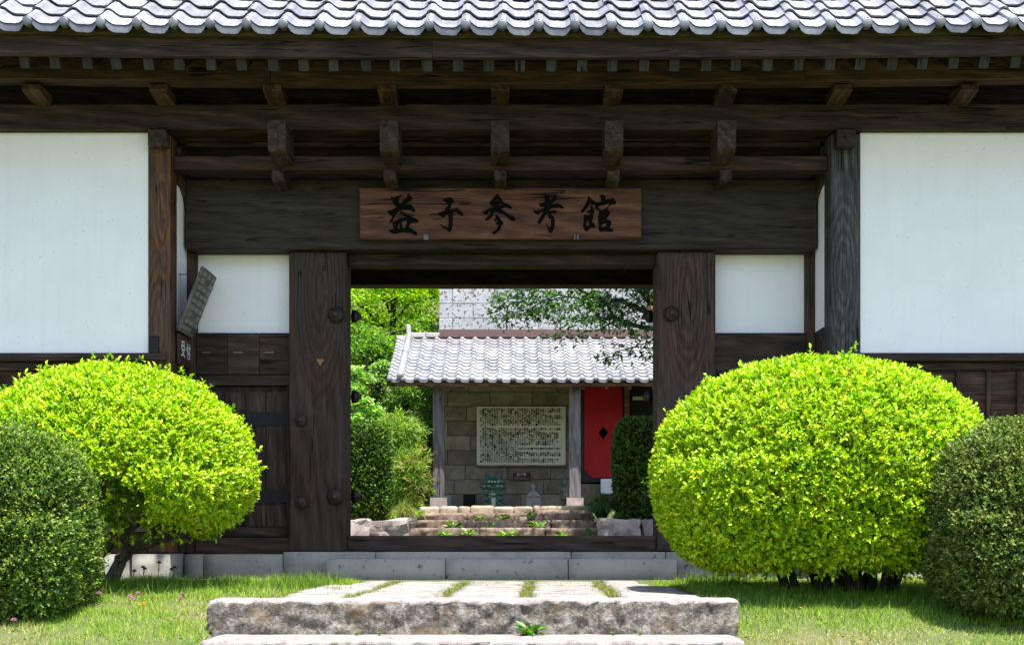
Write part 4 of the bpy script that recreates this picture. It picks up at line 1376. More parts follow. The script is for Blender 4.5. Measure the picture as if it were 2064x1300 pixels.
for d0, zt, xsn in lv:
    for a, b_ in zip(xsn[:-1], xsn[1:]):
        rough_block('step_stone', a + .006, b_ - .006, d0 + random.uniform(-.02, .02), d0 + .9, zt - .22, zt + random.uniform(-.004, .006), M['step_stone'], sta, .035, .02, .045, 8, .010)
rough_block('step_stone', .45, 1.40, 24.42, 24.9, .6, .79, M['step_stone'], sta, .05, .02, .025, 7, .008)
rocks = [(X(742, 23.0), X(826, 23.0), 22.85, 23.5, .2, .615, 'large angular purple-grey rock left of the rear stairs'),
         (X(690, 22.9), X(741, 22.9), 22.75, 23.5, .2, .60, 'flat-topped rock at the foot of the left clipped hedge'),
         (X(1206, 23.0), X(1286, 23.0), 22.85, 23.5, .2, .62, 'broad pinkish rock right of the rear stairs'),
         (X(1288, 23.0), X(1350, 23.0), 22.9, 23.5, .2, .61, 'smaller cracked rock behind the right bright shrub')]
for a, b_, d0, d1, z0, z1, lb in rocks:
    tag(rough_block('rock', a, b_, d0, d1, z0, z1, M['boulder'], None, .07, .03, .13, 2.6, .03, smooth=False, big=.05), lb, 'rock', 'rocks flanking the rear stairs')

# ------------------------------------------------------------------ foliage
def superellipsoid(n, a, b, ct_, cb, p):
    u = rnd_unit(n * 3)
    # area-fair enough: weight by mean radius
    c = np.where(u[:, 2] > 0, ct_, cb)
    p = np.where(u[:, 2] > 0, p[0], p[1]) if isinstance(p, tuple) else np.full(len(u), float(p))
    r_ = (np.abs(u[:, 0] / a) ** p + np.abs(u[:, 1] / b) ** p + np.abs(u[:, 2] / c) ** p) ** (-1 / p)
    keep = RNG.random(len(u)) < (r_ / r_.max()) ** 2
    u, r_, c, p = u[keep][:n], r_[keep][:n], c[keep][:n], p[keep][:n]
    P = u * r_[:, None]
    g = np.stack([np.sign(P[:, 0]) * np.abs(P[:, 0] / a) ** (p - 1) / a, np.sign(P[:, 1]) * np.abs(P[:, 1] / b) ** (p - 1) / b, np.sign(P[:, 2]) * np.abs(P[:, 2] / c) ** (p - 1) / c], 1)
    return P, unit(g)


def lump(P, s, amp, seed):
    out = np.empty(len(P))
    for i, p in enumerate(P):
        out[i] = mnoise.noise(Vector((p[0] * s + seed, p[1] * s, p[2] * s))) + .5 * mnoise.noise(Vector((p[0] * s * 2.3, p[1] * s * 2.3 + seed, p[2] * s * 2.3)))
    return out * amp


def shrub_foliage(n_shoot, per, dims, p, llen, lwid, cols, wts, shoot=.07, up=.5, lump_amp=.03, lump_s=4, depth=.12, inner=0, zmin=None, carve=None, seed=1, flat=0.35, stray=0.0, inner_cols=None):
    P, N = superellipsoid(n_shoot, *dims, p)
    off = lump(P, lump_s, lump_amp, seed)
    dep = np.abs(RNG.normal(0, depth * .5, len(P))) * (RNG.random(len(P)) < .6)
    P = P + N * (off - dep)[:, None]
    if stray:
        k = RNG.random(len(P)) < stray
        P[k] += N[k] * RNG.uniform(.02, .06, (k.sum(), 1)) + np.array([0, 0, .02])
    keep = np.ones(len(P), bool)
    if zmin is not None:
        keep &= P[:, 2] > zmin + .03 * RNG.normal(size=len(P))
    if carve is not None:
        for c_, r_ in carve:
            q = (P - np.array(c_)) / np.array(r_)
            keep &= (np.sum(q * q, 1) > 1) | (RNG.random(len(P)) < .06)
    P, N = P[keep], N[keep]
    S = unit(N * .8 + np.array([0, 0, up]) + RNG.normal(0, .35, P.shape))
    n = len(P)
    base_c = mix_cols(n, cols, wts, .12)
    pos, dirs, nrm, cc, ls = [], [], [], [], []
    for k in range(per):
        t_ = (k + .5) / per
        ang_ = RNG.uniform(0, 2 * np.pi, n)
        a_ = unit(np.cross(S, rnd_unit(n)))
        b_ = np.cross(S, a_)
        rad = a_ * np.cos(ang_)[:, None] + b_ * np.sin(ang_)[:, None]
        pos.append(P + S * (shoot * t_ * RNG.uniform(.7, 1.3, n))[:, None])
        dirs.append(unit(rad * (1.0 - flat * t_) + S * (.5 + .7 * t_) + RNG.normal(0, .2, P.shape)))
        nrm.append(unit(S * 1.0 - rad * .4 + np.array([0, 0, .5]) + RNG.normal(0, .2, P.shape)))
        cc.append(base_c * RNG.uniform(.9, 1.1, (n, 1)))
        ls.append(RNG.uniform(.75, 1.25, n) * llen)
    if inner:
        Pi, Ni = superellipsoid(inner, *dims, p)
        Pi = Pi * RNG.uniform(.55, .93, (len(Pi), 1))
        if zmin is not None:
            Pi = Pi[Pi[:, 2] > zmin + .02]
        if carve is not None:
            for c_, r_ in carve:
                q = (Pi - np.array(c_)) / np.array(r_)
                Pi = Pi[np.sum(q * q, 1) > 1]
        m_ = len(Pi)
        pos.append(Pi); dirs.append(rnd_unit(m_)); nrm.append(rnd_unit(m_))
        cc.append(mix_cols(m_, inner_cols or cols, wts)); ls.append(RNG.uniform(.9, 1.6, m_) * llen)
    pos, dirs, nrm, cc, ls = [np.concatenate(q) for q in (pos, dirs, nrm, cc, ls)]
    V_, T_ = leaf_arrays(pos, dirs, nrm, ls, ls * lwid / llen)
    return V_, T_, np.repeat(np.clip(cc, 0, 1), 4, 0)


YG = [(0.48, 0.62, 0.012), (0.36, 0.55, 0.011), (0.60, 0.66, 0.02), (0.14, 0.31, 0.011), (0.42, 0.36, 0.03)]
YW = [5, 4, 1.6, 1.1, .12]
# right bright shrub
cR = Vector((X(1656, 9.4), 9.4, .847))
br = thing('clipped_shrub', 'large rounded bright yellow-green shrub right of the landing', 'shrub', (cR.x + .15, cR.y, 0), 'bright clipped shrubs')
V_, T_, C_ = shrub_foliage(30000, 7, (1.09, .86, .675, .77), (2.0, 2.9), .029, .0165, YG, YW, shoot=.042, lump_amp=.028, lump_s=5, inner=32000, zmin=-.67, seed=3, stray=.008)
put('foliage', np_mesh('foliage', V_, T_, M['leaf'], C_), cR, br)
for k in range(13):
    x0 = cR.x - .20 + [0, .05, .17, .2, .24, .33, .36, .41, .47, .5, .56, .63, .69][k] + random.uniform(-.015, .015)
    y0 = cR.y + random.uniform(-.22, .22)
    lean = (x0 - cR.x - .2) * .7
    pts = smooth_path([(x0, y0, -.08), (x0 + lean * .25, y0 + random.uniform(-.03, .03), .12), (x0 + lean * .7, y0 + random.uniform(-.05, .05), .32), (x0 + lean * 1.3, y0 + random.uniform(-.1, .1), .7)], 4, .004)
    tubes('stem', [(pts, np.linspace(random.uniform(.03, .055), .016, len(pts)))], M['bark_dark'], br, 9, .15)
# left bright shrub
cL = Vector((X(226, 9.9), 9.9, .80))
bl = thing('clipped_shrub', 'bright yellow-green shrub with a leaning bare trunk left of the gate', 'shrub', (X(222, 10), 10.0, 0), 'bright clipped shrubs')
V_, T_, C_ = shrub_foliage(24000, 7, (.965, .95, .725, .48), (2.05, 2.4), .029, .0165, YG, YW, shoot=.042, lump_amp=.032, lump_s=5, inner=26000, zmin=-.47, seed=9, stray=.025,
                           carve=[((.10, -.85, -.22), (.36, .66, .18)), ((.03, -.3, -.50), (.64, 1.2, .27))])
put('foliage', np_mesh('foliage', V_, T_, M['leaf'], C_), cL, bl)


def pxp(px, py, d): return (X(px, d), d, Z(py, d))


t1 = smooth_path([pxp(222, 1182, 10.0), pxp(240, 1135, 10.0), pxp(262, 1108, 9.98), pxp(310, 1090, 9.9), pxp(350, 1078, 9.8), pxp(410, 1050, 9.7), pxp(455, 1000, 9.7)], 5, .003)
tubes('trunk', [(t1, np.linspace(.052, .022, len(t1)))], M['bark'], bl, 10, .14)
t2 = smooth_path([pxp(205, 1178, 10.05), pxp(198, 1130, 10.05), pxp(215, 1105, 10.1), pxp(255, 1075, 10.1), pxp(285, 1040, 10.1), pxp(310, 980, 10.1)], 5, .003)
tubes('trunk', [(t2, np.linspace(.045, .018, len(t2)))], M['bark'], bl, 10, .14)
t3 = smooth_path([pxp(292, 1098, 9.93), pxp(310, 1072, 9.9), pxp(335, 1055, 9.85), pxp(385, 1060, 9.7), pxp(402, 1072, 9.65)], 4, .003)
tubes('branch', [(t3, np.linspace(.03, .015, len(t3)))], M['bark'], bl, 8, .14)
t4 = smooth_path([pxp(200, 1130, 10.05), pxp(170, 1070, 10.1), pxp(150, 1000, 10.1), pxp(120, 930, 10.0)], 4, .003)
tubes('branch', [(t4, np.linspace(.035, .015, len(t4)))], M['bark'], bl, 8, .14)
sp = []
for k in range(26):
    a = Vector(pxp(random.uniform(240, 420), random.uniform(1010, 1066), random.uniform(9.35, 9.8)))
    dv = Vector((random.gauss(-.05, .12), random.gauss(-.08, .06), random.uniform(.06, .2)))
    sp.append(([a, a + dv * .5 + Vector((random.gauss(0, .01),) * 3), a + dv], [.0055, .004, .002]))
    for q in range(2):
        m_ = a + dv * random.uniform(.4, .8)
        sp.append(([m_, m_ + Vector((random.gauss(0, .06), random.gauss(0, .03), random.uniform(.02, .09)))], [.003, .0015]))
tubes('twigs', sp, M['twig'], bl, 4)
# dark shrubs in front
DG = [(0.115, 0.21, 0.03), (0.18, 0.29, 0.04), (0.25, 0.31, 0.06), (0.045, 0.085, 0.02), (0.32, 0.36, 0.04)]
cD = Vector((X(30, 8.55), 8.55, .45))
dl = thing('dark_shrub', 'small-leaved dark green shrub in the lower left corner', 'shrub', (cD.x, cD.y, gz(cD.x, cD.y)), 'dark front shrubs')
V_, T_, C_ = shrub_foliage(22000, 6, (.405, .46, .525, .57), (2.5, 4.0), .0215, .0125, DG, [4, 4, 2, 3, .8], shoot=.05, lump_amp=.055, lump_s=5, depth=.08, inner=26000, seed=21, stray=.04, zmin=-.58)
put('foliage', np_mesh('foliage', V_, T_, M['leaf_glossy'], C_), cD, dl)
pts = [(cD.x, cD.y, gz(cD.x, cD.y) - .05), (cD.x + .02, cD.y, .2), (cD.x - .02, cD.y, .6)]
tubes('stem', [(pts, [.035, .03, .015])], M['bark_dark'], dl)
cE = Vector((X(2066, 8.4), 8.4, .49))
de = thing('dark_shrub', 'olive green small-leaved shrub in the lower right corner', 'shrub', (cE.x, cE.y, gz(cE.x, cE.y)), 'dark front shrubs')
DG2 = [(0.11, 0.175, 0.03), (0.155, 0.235, 0.04), (0.23, 0.275, 0.06), (0.05, 0.08, 0.02), (0.32, 0.31, 0.09)]
V_, T_, C_ = shrub_foliage(22000, 6, (.51, .50, .535, .55), (2.4, 4.5), .021, .0125, DG2, [4, 4, 2, 3, .7], shoot=.045, lump_amp=.03, lump_s=5, depth=.08, inner=26000, seed=33, stray=.02, zmin=-.62)
put('foliage', np_mesh('foliage', V_, T_, M['leaf_glossy'], C_), cE, de)
pts = [(cE.x, cE.y, gz(cE.x, cE.y) - .05), (cE.x + .02, cE.y, .2), (cE.x - .02, cE.y, .6)]
tubes('stem', [(pts, [.035, .03, .015])], M['bark_dark'], de)
# clipped hedges by the rear stairs
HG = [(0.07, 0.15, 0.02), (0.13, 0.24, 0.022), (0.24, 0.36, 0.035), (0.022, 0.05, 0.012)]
for px0, px1, py, lb, sd_ in ((672, 788, 862, 'tall box-clipped hedge left of the rear stairs', 5), (1238, 1365, 848, 'box-clipped hedge right of the rear stairs, shade put into its leaf tint', 8)):
    d = 23.6
    xa, xb = X(px0, d), X(px1, d)
    zt, zb = Z(py, d), .6
    c = Vector(((xa + xb) / 2, d, (zt + zb) / 2))
    hg = thing('clipped_hedge', lb, 'hedge', (c.x, c.y, .6), 'clipped hedges by the rear stairs')
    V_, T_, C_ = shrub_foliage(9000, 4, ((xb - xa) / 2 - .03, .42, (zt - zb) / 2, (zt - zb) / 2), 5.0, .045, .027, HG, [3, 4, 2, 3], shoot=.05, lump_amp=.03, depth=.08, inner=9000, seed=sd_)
    C_ = C_ * (np.array([.45, .5, .6]) if sd_ == 8 else np.array([.72, .74, .8]))  # the right hedge's shade is put into its leaf tint
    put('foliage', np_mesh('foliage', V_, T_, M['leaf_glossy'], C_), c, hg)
    tubes('stem', [([(c.x, c.y, .55), (c.x + .02, c.y, 1.0), (c.x, c.y, 1.6)], [.05, .04, .02])], M['bark_dark'], hg)


FG = [(0.20, 0.34, 0.03), (0.34, 0.46, 0.05), (0.42, 0.30, 0.09), (0.09, 0.19, 0.02)]
for px, py, d, a_, c_, lb, sd_ in ((822, 955, 25.15, .30, .42, 'loose yellow-green ferny bush left of the porch post', 41), (800, 880, 25.5, .34, .26, 'bright green bush above the ferny bush left of the porch', 43)):
    c = Vector((X(px, d), d, Z(py, d)))
    fb = thing('ferny_bush', lb, 'bush', (c.x, c.y, gz(c.x, c.y)), 'bushes left of the porch')
    V_, T_, C_ = shrub_foliage(700, 7, (a_, .3, c_, c_), 2.0, .11, .016, FG, [4, 3, 2.2 if sd_ == 41 else .2, 2], shoot=.16, up=.1, lump_amp=.2, lump_s=4.5, depth=.4, inner=300, seed=sd_)
    put('foliage', np_mesh('foliage', V_, T_, M['leaf'], C_), c, fb)
    tubes('stem', [([(c.x, c.y, gz(c.x, c.y) - .05), (c.x + .03, c.y, c.z - .1), (c.x, c.y, c.z + .1)], [.025, .018, .01])], M['bark_dark'], fb, 6)


def grass_clump(name, label, c, n, length, spread, cols, wts, wid=.009, group=None, fam='ornamental grass', up=1.0):
    o = thing(name, label, fam, c, group)
    segs = 5
    ang_ = RNG.uniform(0, 2 * np.pi, n)
    out = np.stack([np.cos(ang_), np.sin(ang_), np.zeros(n)], 1)
    sp_ = RNG.uniform(.15, 1, n) * spread
    ln = RNG.uniform(.6, 1.1, n) * length
    base = out * RNG.uniform(0, .12, n)[:, None] * spread
    side = np.stack([-np.sin(ang_), np.cos(ang_), np.zeros(n)], 1)
    rows = []
    for k in range(segs + 1):
        t_ = k / segs
        p_ = base + out * (sp_ * t_ ** 1.3)[:, None] + np.array([0, 0, 1.]) * (ln * up * (t_ * 1.25 - t_ ** 2 * (.55 + .6 * sp_ / spread)))[:, None]
        w_ = wid * (1 - t_ * .95)
        rows.append((p_ + side * w_ / 2, p_ - side * w_ / 2))
    V_ = np.stack([r2 for r in rows for r2 in r], 1).reshape(-1, 3)
    m_ = 2 * (segs + 1)
    i = np.arange(n)[:, None] * m_
    T_ = []
    for k in range(segs):
        T_ += [i + np.array([[2 * k, 2 * k + 1, 2 * k + 2]]), i + np.array([[2 * k + 1, 2 * k + 3, 2 * k + 2]])]
    T_ = np.concatenate(T_, 0)
    C_ = np.repeat(mix_cols(n, cols, wts), m_, 0)
    put('blades', np_mesh('blades', V_, T_, M['grass'], C_), c, o)
    return o


grass_clump('grass_clump', 'fountain of pale green and rusty grass blades left of the rear stairs', (X(815, 23.4), 23.35, .55), 800, .66, .40, [(0.14, 0.22, 0.03), (0.25, 0.30, 0.06), (0.36, 0.20, 0.08), (0.08, 0.15, 0.02)], [3, 3, 1.2, 2], .012, 'ornamental grass clumps')
grass_clump('grass_clump', 'dark green arching grass clump in front of the right porch post', (X(1212, 23.8), 23.7, .60), 1500, .78, .58, [(0.035, 0.085, 0.018), (0.06, 0.13, 0.025), (0.10, 0.18, 0.03)], [4, 3, 1], .012, 'ornamental grass clumps')
grass_clump('grass_clump', 'low grass tuft hanging over the right rock', (X(1245, 23.2), 23.3, .60), 200, .26, .30, [(0.06, 0.13, 0.025), (0.12, 0.2, 0.04)], [2, 1], .01, 'ornamental grass clumps')
grass_clump('grass_clump', 'upright green tuft growing at the right end of the rear stairs', (X(1185, 23.1), 23.05, .28), 160, .42, .16, [(0.06, 0.13, 0.025), (0.12, 0.2, 0.04)], [2, 1], .014, 'ornamental grass clumps')


def leafy_weed(name, label, c, n, size, cols, group='weeds on the steps', tall=1.0):
    o = thing(name, label, 'weed', c, group)
    a_ = RNG.uniform(0, 2 * np.pi, n)
    e_ = RNG.uniform(.1, 1.1, n)
    D_ = np.stack([np.cos(a_) * np.cos(e_), np.sin(a_) * np.cos(e_), np.sin(e_)], 1)
    P_ = D_ * RNG.uniform(.05, .6, (n, 1)) * size * np.array([1, 1, tall])
    L_ = RNG.uniform(.5, 1.0, n) * size
    V_, T_ = leaf_arrays(P_, D_ * np.array([1, 1, .45]), np.tile([[0, 0, 1.]], (n, 1)) + .3 * RNG.normal(size=(n, 3)), L_, L_ * .42)
    put('leaves', np_mesh('leaves', V_, T_, M['leaf'], np.repeat(mix_cols(n, cols, [1] * len(cols)), 4, 0)), c, o)
    return o


WG = [(0.10, 0.26, 0.02), (0.18, 0.36, 0.03), (0.06, 0.17, 0.015)]
leafy_weed('broadleaf_weed', 'leafy green weed growing against the riser of the upper granite step', (X(1070, 7.95), 7.93, -.195), 34, .085, WG)
WP = [(765, 1272, 7.95), (720, 1273, 7.95), (1235, 1272, 7.95), (1290, 1275, 7.95)]
for px, py, d in WP:
    grass_clump('weed_tuft', 'thin grass tuft at the foot of the granite riser, ' + {765: 'left of centre', 720: 'furthest left', 1235: 'right of the leafy weed', 1290: 'furthest right'}[px], (X(px, d), d - .02, -.195), 24, .05, .05, [(0.10, 0.2, 0.02), (0.2, 0.28, 0.05)], [1, 1], .005, 'grass tufts on the granite step', 'weed')
WB = [(835, 1043, 24.0, .2, 'pale-leaved weed beside the rusty grass clump'), (915, 1062, 23.55, .17, 'bushy weed on the left of the middle rear stair'), (898, 1076, 23.1, .14, 'single bright weed on the left of the bottom rear stair'),
      (945, 1074, 23.1, .14, 'yellowish weed near the middle of the bottom rear stair'), (988, 1062, 23.5, .13, 'weed under the green ceramic house on the rear stairs'), (1015, 1045, 23.95, .15, 'bright weed high on the rear stairs below the name plate'),
      (1023, 1078, 23.1, .17, 'spreading weed at the centre of the bottom rear stair'), (1068, 1042, 23.95, .17, 'dark weed high on the rear stairs below the stone shrine'), (1085, 1062, 23.5, .2, 'largest bright weed at a gap in the middle rear stair'),
      (1132, 1078, 23.1, .13, 'small weed near the right end of the bottom rear stair'), (970, 1045, 23.95, .12, 'small weed high on the rear stairs, left of centre')]
for px, py, d, s_, lb in WB:
    leafy_weed('stair_weed', lb, (X(px, d), d - .02, Z(py, d) - .02), 22, s_, [(0.20, 0.36, 0.04), (0.12, 0.25, 0.03), (0.28, 0.42, 0.07)], 'weeds on the rear stairs')

# ------------------------------------------------------------------ trees beyond
def crown(pads, n, leaf, cols, wts, flat=.75):
    pos, nr, cc = [], [], []
    tot = sum(p[1][0] * p[1][1] for p in pads)
    for c_, r_ in pads:
        m_ = int(n * r_[0] * r_[1] / tot)
        u = rnd_unit(m_) * (RNG.random((m_, 1)) ** .45)
        u[:, 2] = np.abs(u[:, 2]) * .9 - .25 + RNG.normal(0, .12, m_)
        q = u * np.array(r_)
        # droop toward the edge of a pad and break into twig clusters
        rr = np.hypot(q[:, 0] / r_[0], q[:, 1] / r_[1])
        q[:, 2] -= .35 * r_[2] * rr ** 2
        q += .14 * np.array([mnoise.noise_vector(Vector(v) * 3.1 + Vector(c_)) for v in q])
        gate_ = np.array([mnoise.noise(Vector(v) * 3.4 + Vector(c_) * 1.7) for v in q])
        q = q[gate_ > -.12]
        pos.append(q + np.array(c_))
        nr.append(unit(np.tile([[0, 0, flat]], (len(q), 1)) + RNG.normal(0, .45, (len(q), 3))))
        cc.append(mix_cols(len(q), cols, wts) * RNG.uniform(.8, 1.2))
    P_, N_, C_ = np.concatenate(pos), np.concatenate(nr), np.concatenate(cc)
    D_ = rnd_unit(len(P_))
    D_[:, 2] = D_[:, 2] * .4 - .25
    L_ = RNG.uniform(.7, 1.3, len(P_)) * leaf
    V_, T_ = leaf_arrays(P_, D_, N_, L_, L_ * .6)
    return V_, T_, np.repeat(np.clip(C_, 0, 1), 4, 0)


def tree(name, label, base, height, pads, n, leaf, cols, wts, lean=(0, 0), group='trees beyond the gate', r0=.1, cat='tree'):
    o = thing(name, label, cat, base, group)
    b = Vector(base)
    top = b + Vector((lean[0], lean[1], height))
    pts = smooth_path([b - Vector((0, 0, .1)), b + (top - b) * .4 + Vector((random.gauss(0, .08), 0, 0)), top], 4, .01)
    tubes('trunk', [(pts, np.linspace(r0, r0 * .3, len(pts)))], M['bark_dark'], o, 9, .12)
    sp_ = []
    for c_, r_ in pads:
        c_ = Vector(c_)
        k = min(len(pts) - 2, max(1, int(len(pts) * max(.25, min(.9, (c_.z - b.z - .3) / height)))))
        q = pts[k]
        sp_.append((smooth_path([q, (q + c_) / 2 + Vector((0, 0, .15)), c_], 3, .01), np.linspace(r0 * .4, r0 * .1, 7)))
        for _ in range(2):
            e_ = c_ + Vector((random.uniform(-.7, .7) * r_[0], random.uniform(-.7, .7) * r_[1], 0))
            sp_.append((smooth_path([(q + c_) / 2 + Vector((0, 0, .1)), e_], 3, .01), np.linspace(r0 * .18, r0 * .06, 4)))
    tubes('limbs', sp_, M['bark_dark'], o, 6, .1)
    V_, T_, C_ = crown(pads, n, leaf, cols, wts)
    put('crown', np_mesh('crown', V_, T_, M['leaf_tree'], C_), (0, 0, 0), o)
    return o


YT = [(0.38, 0.58, 0.012), (0.28, 0.50, 0.014), (0.50, 0.60, 0.015), (0.14, 0.30, 0.012)]
MT = [(0.12, 0.28, 0.02), (0.19, 0.38, 0.025), (0.05, 0.13, 0.015), (0.28, 0.46, 0.03)]
PT = [(0.30, 0.52, 0.10), (0.42, 0.62, 0.15), (0.18, 0.36, 0.06)]
DT = [(0.025, 0.06, 0.015), (0.045, 0.095, 0.02), (0.07, 0.14, 0.025)]


def pad(px, py, d, rx, ry, rz): return ((X(px, d), d, Z(py, d)), (rx, ry, rz))


tree('maple_tree', 'yellow-green maple with layered foliage beside the stone storehouse', (X(800, 32.5), 32.5, gz(X(800, 32.5), 32.5)), 3.6,
     [pad(735, 640, 32, .75, .9, .4), pad(800, 598, 32.4, .9, 1, .42), pad(870, 590, 33, .9, 1, .4), pad(760, 575, 32.6, .9, 1, .4), pad(830, 640, 32.6, .8, .9, .36), pad(700, 600, 31.8, .8, .9, .4), pad(860, 560, 33, 1, 1, .4), pad(780, 680, 32, .7, .8, .32), pad(700, 540, 32, 1, 1, .4), pad(800, 540, 32, 1, 1, .4)], 15000, .085, YT, [4, 4, 2, 2])
tree('broadleaf_tree', 'mid green broadleaf tree under the yellow maple', (X(730, 30), 30.0, gz(X(730, 30), 30)), 2.4,
     [pad(725, 700, 29.6, .75, .8, .4), pad(770, 690, 30.2, .7, .8, .36), pad(715, 670, 30.2, .7, .8, .36), pad(850, 660, 31, .6, .7, .35), pad(800, 720, 30.6, .7, .7, .34), pad(690, 730, 29.6, .7, .7, .34), pad(870, 690, 31, .6, .7, .3)], 11000, .075, MT, [4, 3, 3, 1.5])
tree('pale_tree', 'small tree with pale green leaf sprays at the left edge of the opening', (X(702, 27.2), 27.2, gz(X(702, 27.2), 27.2)), 2.2,
     [pad(722, 745, 26.8, .36, .4, .16), pad(700, 775, 26.8, .4, .4, .16), pad(742, 760, 27.0, .32, .35, .13), pad(718, 800, 26.7, .34, .35, .14), pad(750, 820, 27.0, .3, .35, .13), pad(765, 735, 27.3, .28, .3, .12), pad(705, 835, 26.6, .34, .35, .14), pad(738, 845, 26.9, .3, .3, .12)], 2800, .085, PT, [3, 2, 2], r0=.05)
tree('dark_tree', 'dark leaved small tree behind the left porch post', (X(818, 28.6), 28.6, gz(X(818, 28.6), 28.6)), 1.9,
     [pad(815, 800, 28.4, .42, .5, .3), pad(850, 810, 28.8, .4, .45, .3), pad(785, 815, 28.6, .36, .4, .26), pad(865, 850, 28.6, .34, .4, .25), pad(800, 850, 28.3, .34, .4, .22), pad(840, 780, 29, .5, .5, .3)], 6500, .06, MT, [3, 3, 3, 2], r0=.07)
tree('evergreen_tree', 'dark evergreen filling the gap below the pale leaf sprays', (X(745, 28.2), 28.4, gz(X(745, 28.2), 28.4)), 1.5,
     [pad(745, 790, 28.6, .5, .5, .4), pad(720, 830, 28.2, .5, .5, .35), pad(772, 760, 28.8, .45, .5, .35), pad(770, 840, 28.2, .4, .45, .3)], 7000, .06, DT, [3, 3, 2], r0=.07)
# woodland on the slope behind, one mass
pads = []
for k in range(120):
    d = random.uniform(35, 54)
    x = random.uniform(-22, 13)
    z = gz(x, d) + random.uniform(.5, 5.5)
    pads.append(((x, d, z), (random.uniform(1.2, 2.2), random.uniform(1, 1.8), random.uniform(.7, 1.3))))
V_, T_, C_ = crown(pads, 88000, .17, [(0.10, 0.22, 0.015), (0.18, 0.34, 0.02), (0.32, 0.48, 0.02), (0.04, 0.10, 0.012)], [3, 3, 2, 2])
wo = put('woodland', np_mesh('woodland', V_, T_, M['leaf_tree'], C_), (0, 0, 0))
wo['kind'] = 'stuff'
tag(wo, 'mass of green woodland on the slope behind the storehouse', 'woodland')
# ground cover on the bank
n = 90000
px_ = RNG.uniform(-11, -1.7, n)
pd_ = RNG.uniform(23.6, 38, n)
pz_ = np.array([gz(a, b) for a, b in zip(px_, pd_)])
sel = np.array([mnoise.noise(Vector((a * 1.4, b * 1.4, 8))) for a, b in zip(px_, pd_)])
ok = (sel > -.28) & ~((px_ > -1.95) & (pd_ > 27.9))
P_ = np.stack([px_, pd_, pz_ + RNG.uniform(0, .16, n)], 1)[ok]
D_ = rnd_unit(len(P_)); D_[:, 2] = np.abs(D_[:, 2]) * .6
L_ = RNG.uniform(.05, .13, len(P_))
V_, T_ = leaf_arrays(P_, D_, np.tile([[0, -.3, 1.]], (len(P_), 1)), L_, L_ * .38)
gc = put('ground_cover', np_mesh('ground_cover', V_, T_, M['leaf'], np.repeat(mix_cols(len(P_), [(0.16, 0.30, 0.025), (0.28, 0.38, 0.04), (0.38, 0.25, 0.08), (0.07, 0.15, 0.015)], [4, 3, 1.6, 2]), 4, 0)), (0, 0, 0))
gc['kind'] = 'stuff'
tag(gc, 'low ferns and grass covering the bank left of the storehouse', 'ground cover')
# overhanging branch tree on the right
ot = thing('overhanging_tree', 'dark-branched tree reaching in front of the stone storehouse wall', 'tree', (3.6, 23.6, .6), 'trees beyond the gate')
tk = smooth_path([(3.6, 23.6, .5), (3.5, 23.5, 2.2), (3.3, 23.4, 3.6), (3.4, 23.5, 5.2), (3.3, 23.6, 6.6)], 4, .02)
tubes('trunk', [(tk, np.linspace(.16, .06, len(tk)))], M['bark_dark'], ot, 10, .1)
BR = [([(1345, 640, 23.4), (1290, 625, 23.3), (1250, 605, 23.2), (1215, 605, 23.1), (1180, 590, 23.0), (1150, 573, 23)], .050, .02),
      ([(1250, 605, 23.2), (1200, 608, 23.0), (1150, 598, 22.9), (1100, 606, 22.8), (1050, 600, 22.7), (1000, 602, 22.6)], .022, .005),
      ([(1340, 665, 23.4), (1280, 655, 23.3), (1240, 640, 23.2), (1225, 615, 23.1), (1200, 590, 23)], .04, .014),
      ([(1335, 670, 23.3), (1270, 650, 23.1), (1230, 640, 22.9), (1180, 640, 22.8), (1140, 645, 22.7)], .022, .005),
      ([(1330, 620, 23.3), (1305, 605, 23.2), (1285, 585, 23.1), (1265, 566, 23)], .034, .02),
      ([(1308, 612, 23.2), (1306, 590, 23.1), (1312, 568, 23)], .03, .016),
      ([(1335, 672, 23.2), (1305, 690, 23), (1270, 700, 22.9), (1230, 712, 22.8), (1212, 720, 22.8)], .014, .003),
      ([(1300, 690, 23), (1310, 705, 22.9), (1300, 725, 22.9)], .01, .003),
      ([(1150, 600, 22.9), (1100, 590, 22.8), (1060, 583, 22.7), (1020, 590, 22.6)], .014, .004),
      ([(1100, 606, 22.8), (1070, 620, 22.7), (1035, 628, 22.6), (1012, 640, 22.6)], .012, .003),
      ([(1180, 615, 23), (1130, 625, 22.8), (1100, 630, 22.7)], .012, .004),
      ([(1240, 650, 23), (1200, 665, 22.9), (1160, 675, 22.8), (1130, 684, 22.8)], .014, .003)]
sp_, lp = [], []
for pts, r0, r1 in BR:
    q = smooth_path([pxp(*p) for p in pts], 4, .012)
    sp_.append((q, np.linspace(r0, r1, len(q))))
    sparse = pts[-1][1] > 670
    for v in q[3:]:
        for _ in range(2 if sparse else 6):
            lp.append(v + Vector((random.gauss(0, .12), random.gauss(0, .16), random.gauss(-.03, .085 if not sparse else .05))))
for k in range(10):
    z = random.uniform(4.0, 6.3)
    e_ = Vector((random.uniform(1.6, 5.2), random.uniform(21.2, 24.4), z + random.uniform(.4, 1.6)))
    q = smooth_path([(3.4, 23.5, z), (Vector((3.4, 23.5, z)) + e_) / 2 + Vector((0, 0, .2)), e_], 3, .02)
    sp_.append((q, np.linspace(.05, .012, len(q))))
tubes('limbs', sp_, M['bark_dark'], ot, 7, .12)
lp = np.array(lp)
n_ = len(lp)
cl_ = []
for k in range(5):
    cl_.append(lp + RNG.normal(0, .035, lp.shape))
lp = np.concatenate(cl_)
n_ = len(lp)
D_ = rnd_unit(n_); D_[:, 2] = D_[:, 2] * .35 - .35; D_[:, 0] -= .35
L_ = RNG.uniform(.06, .12, n_)
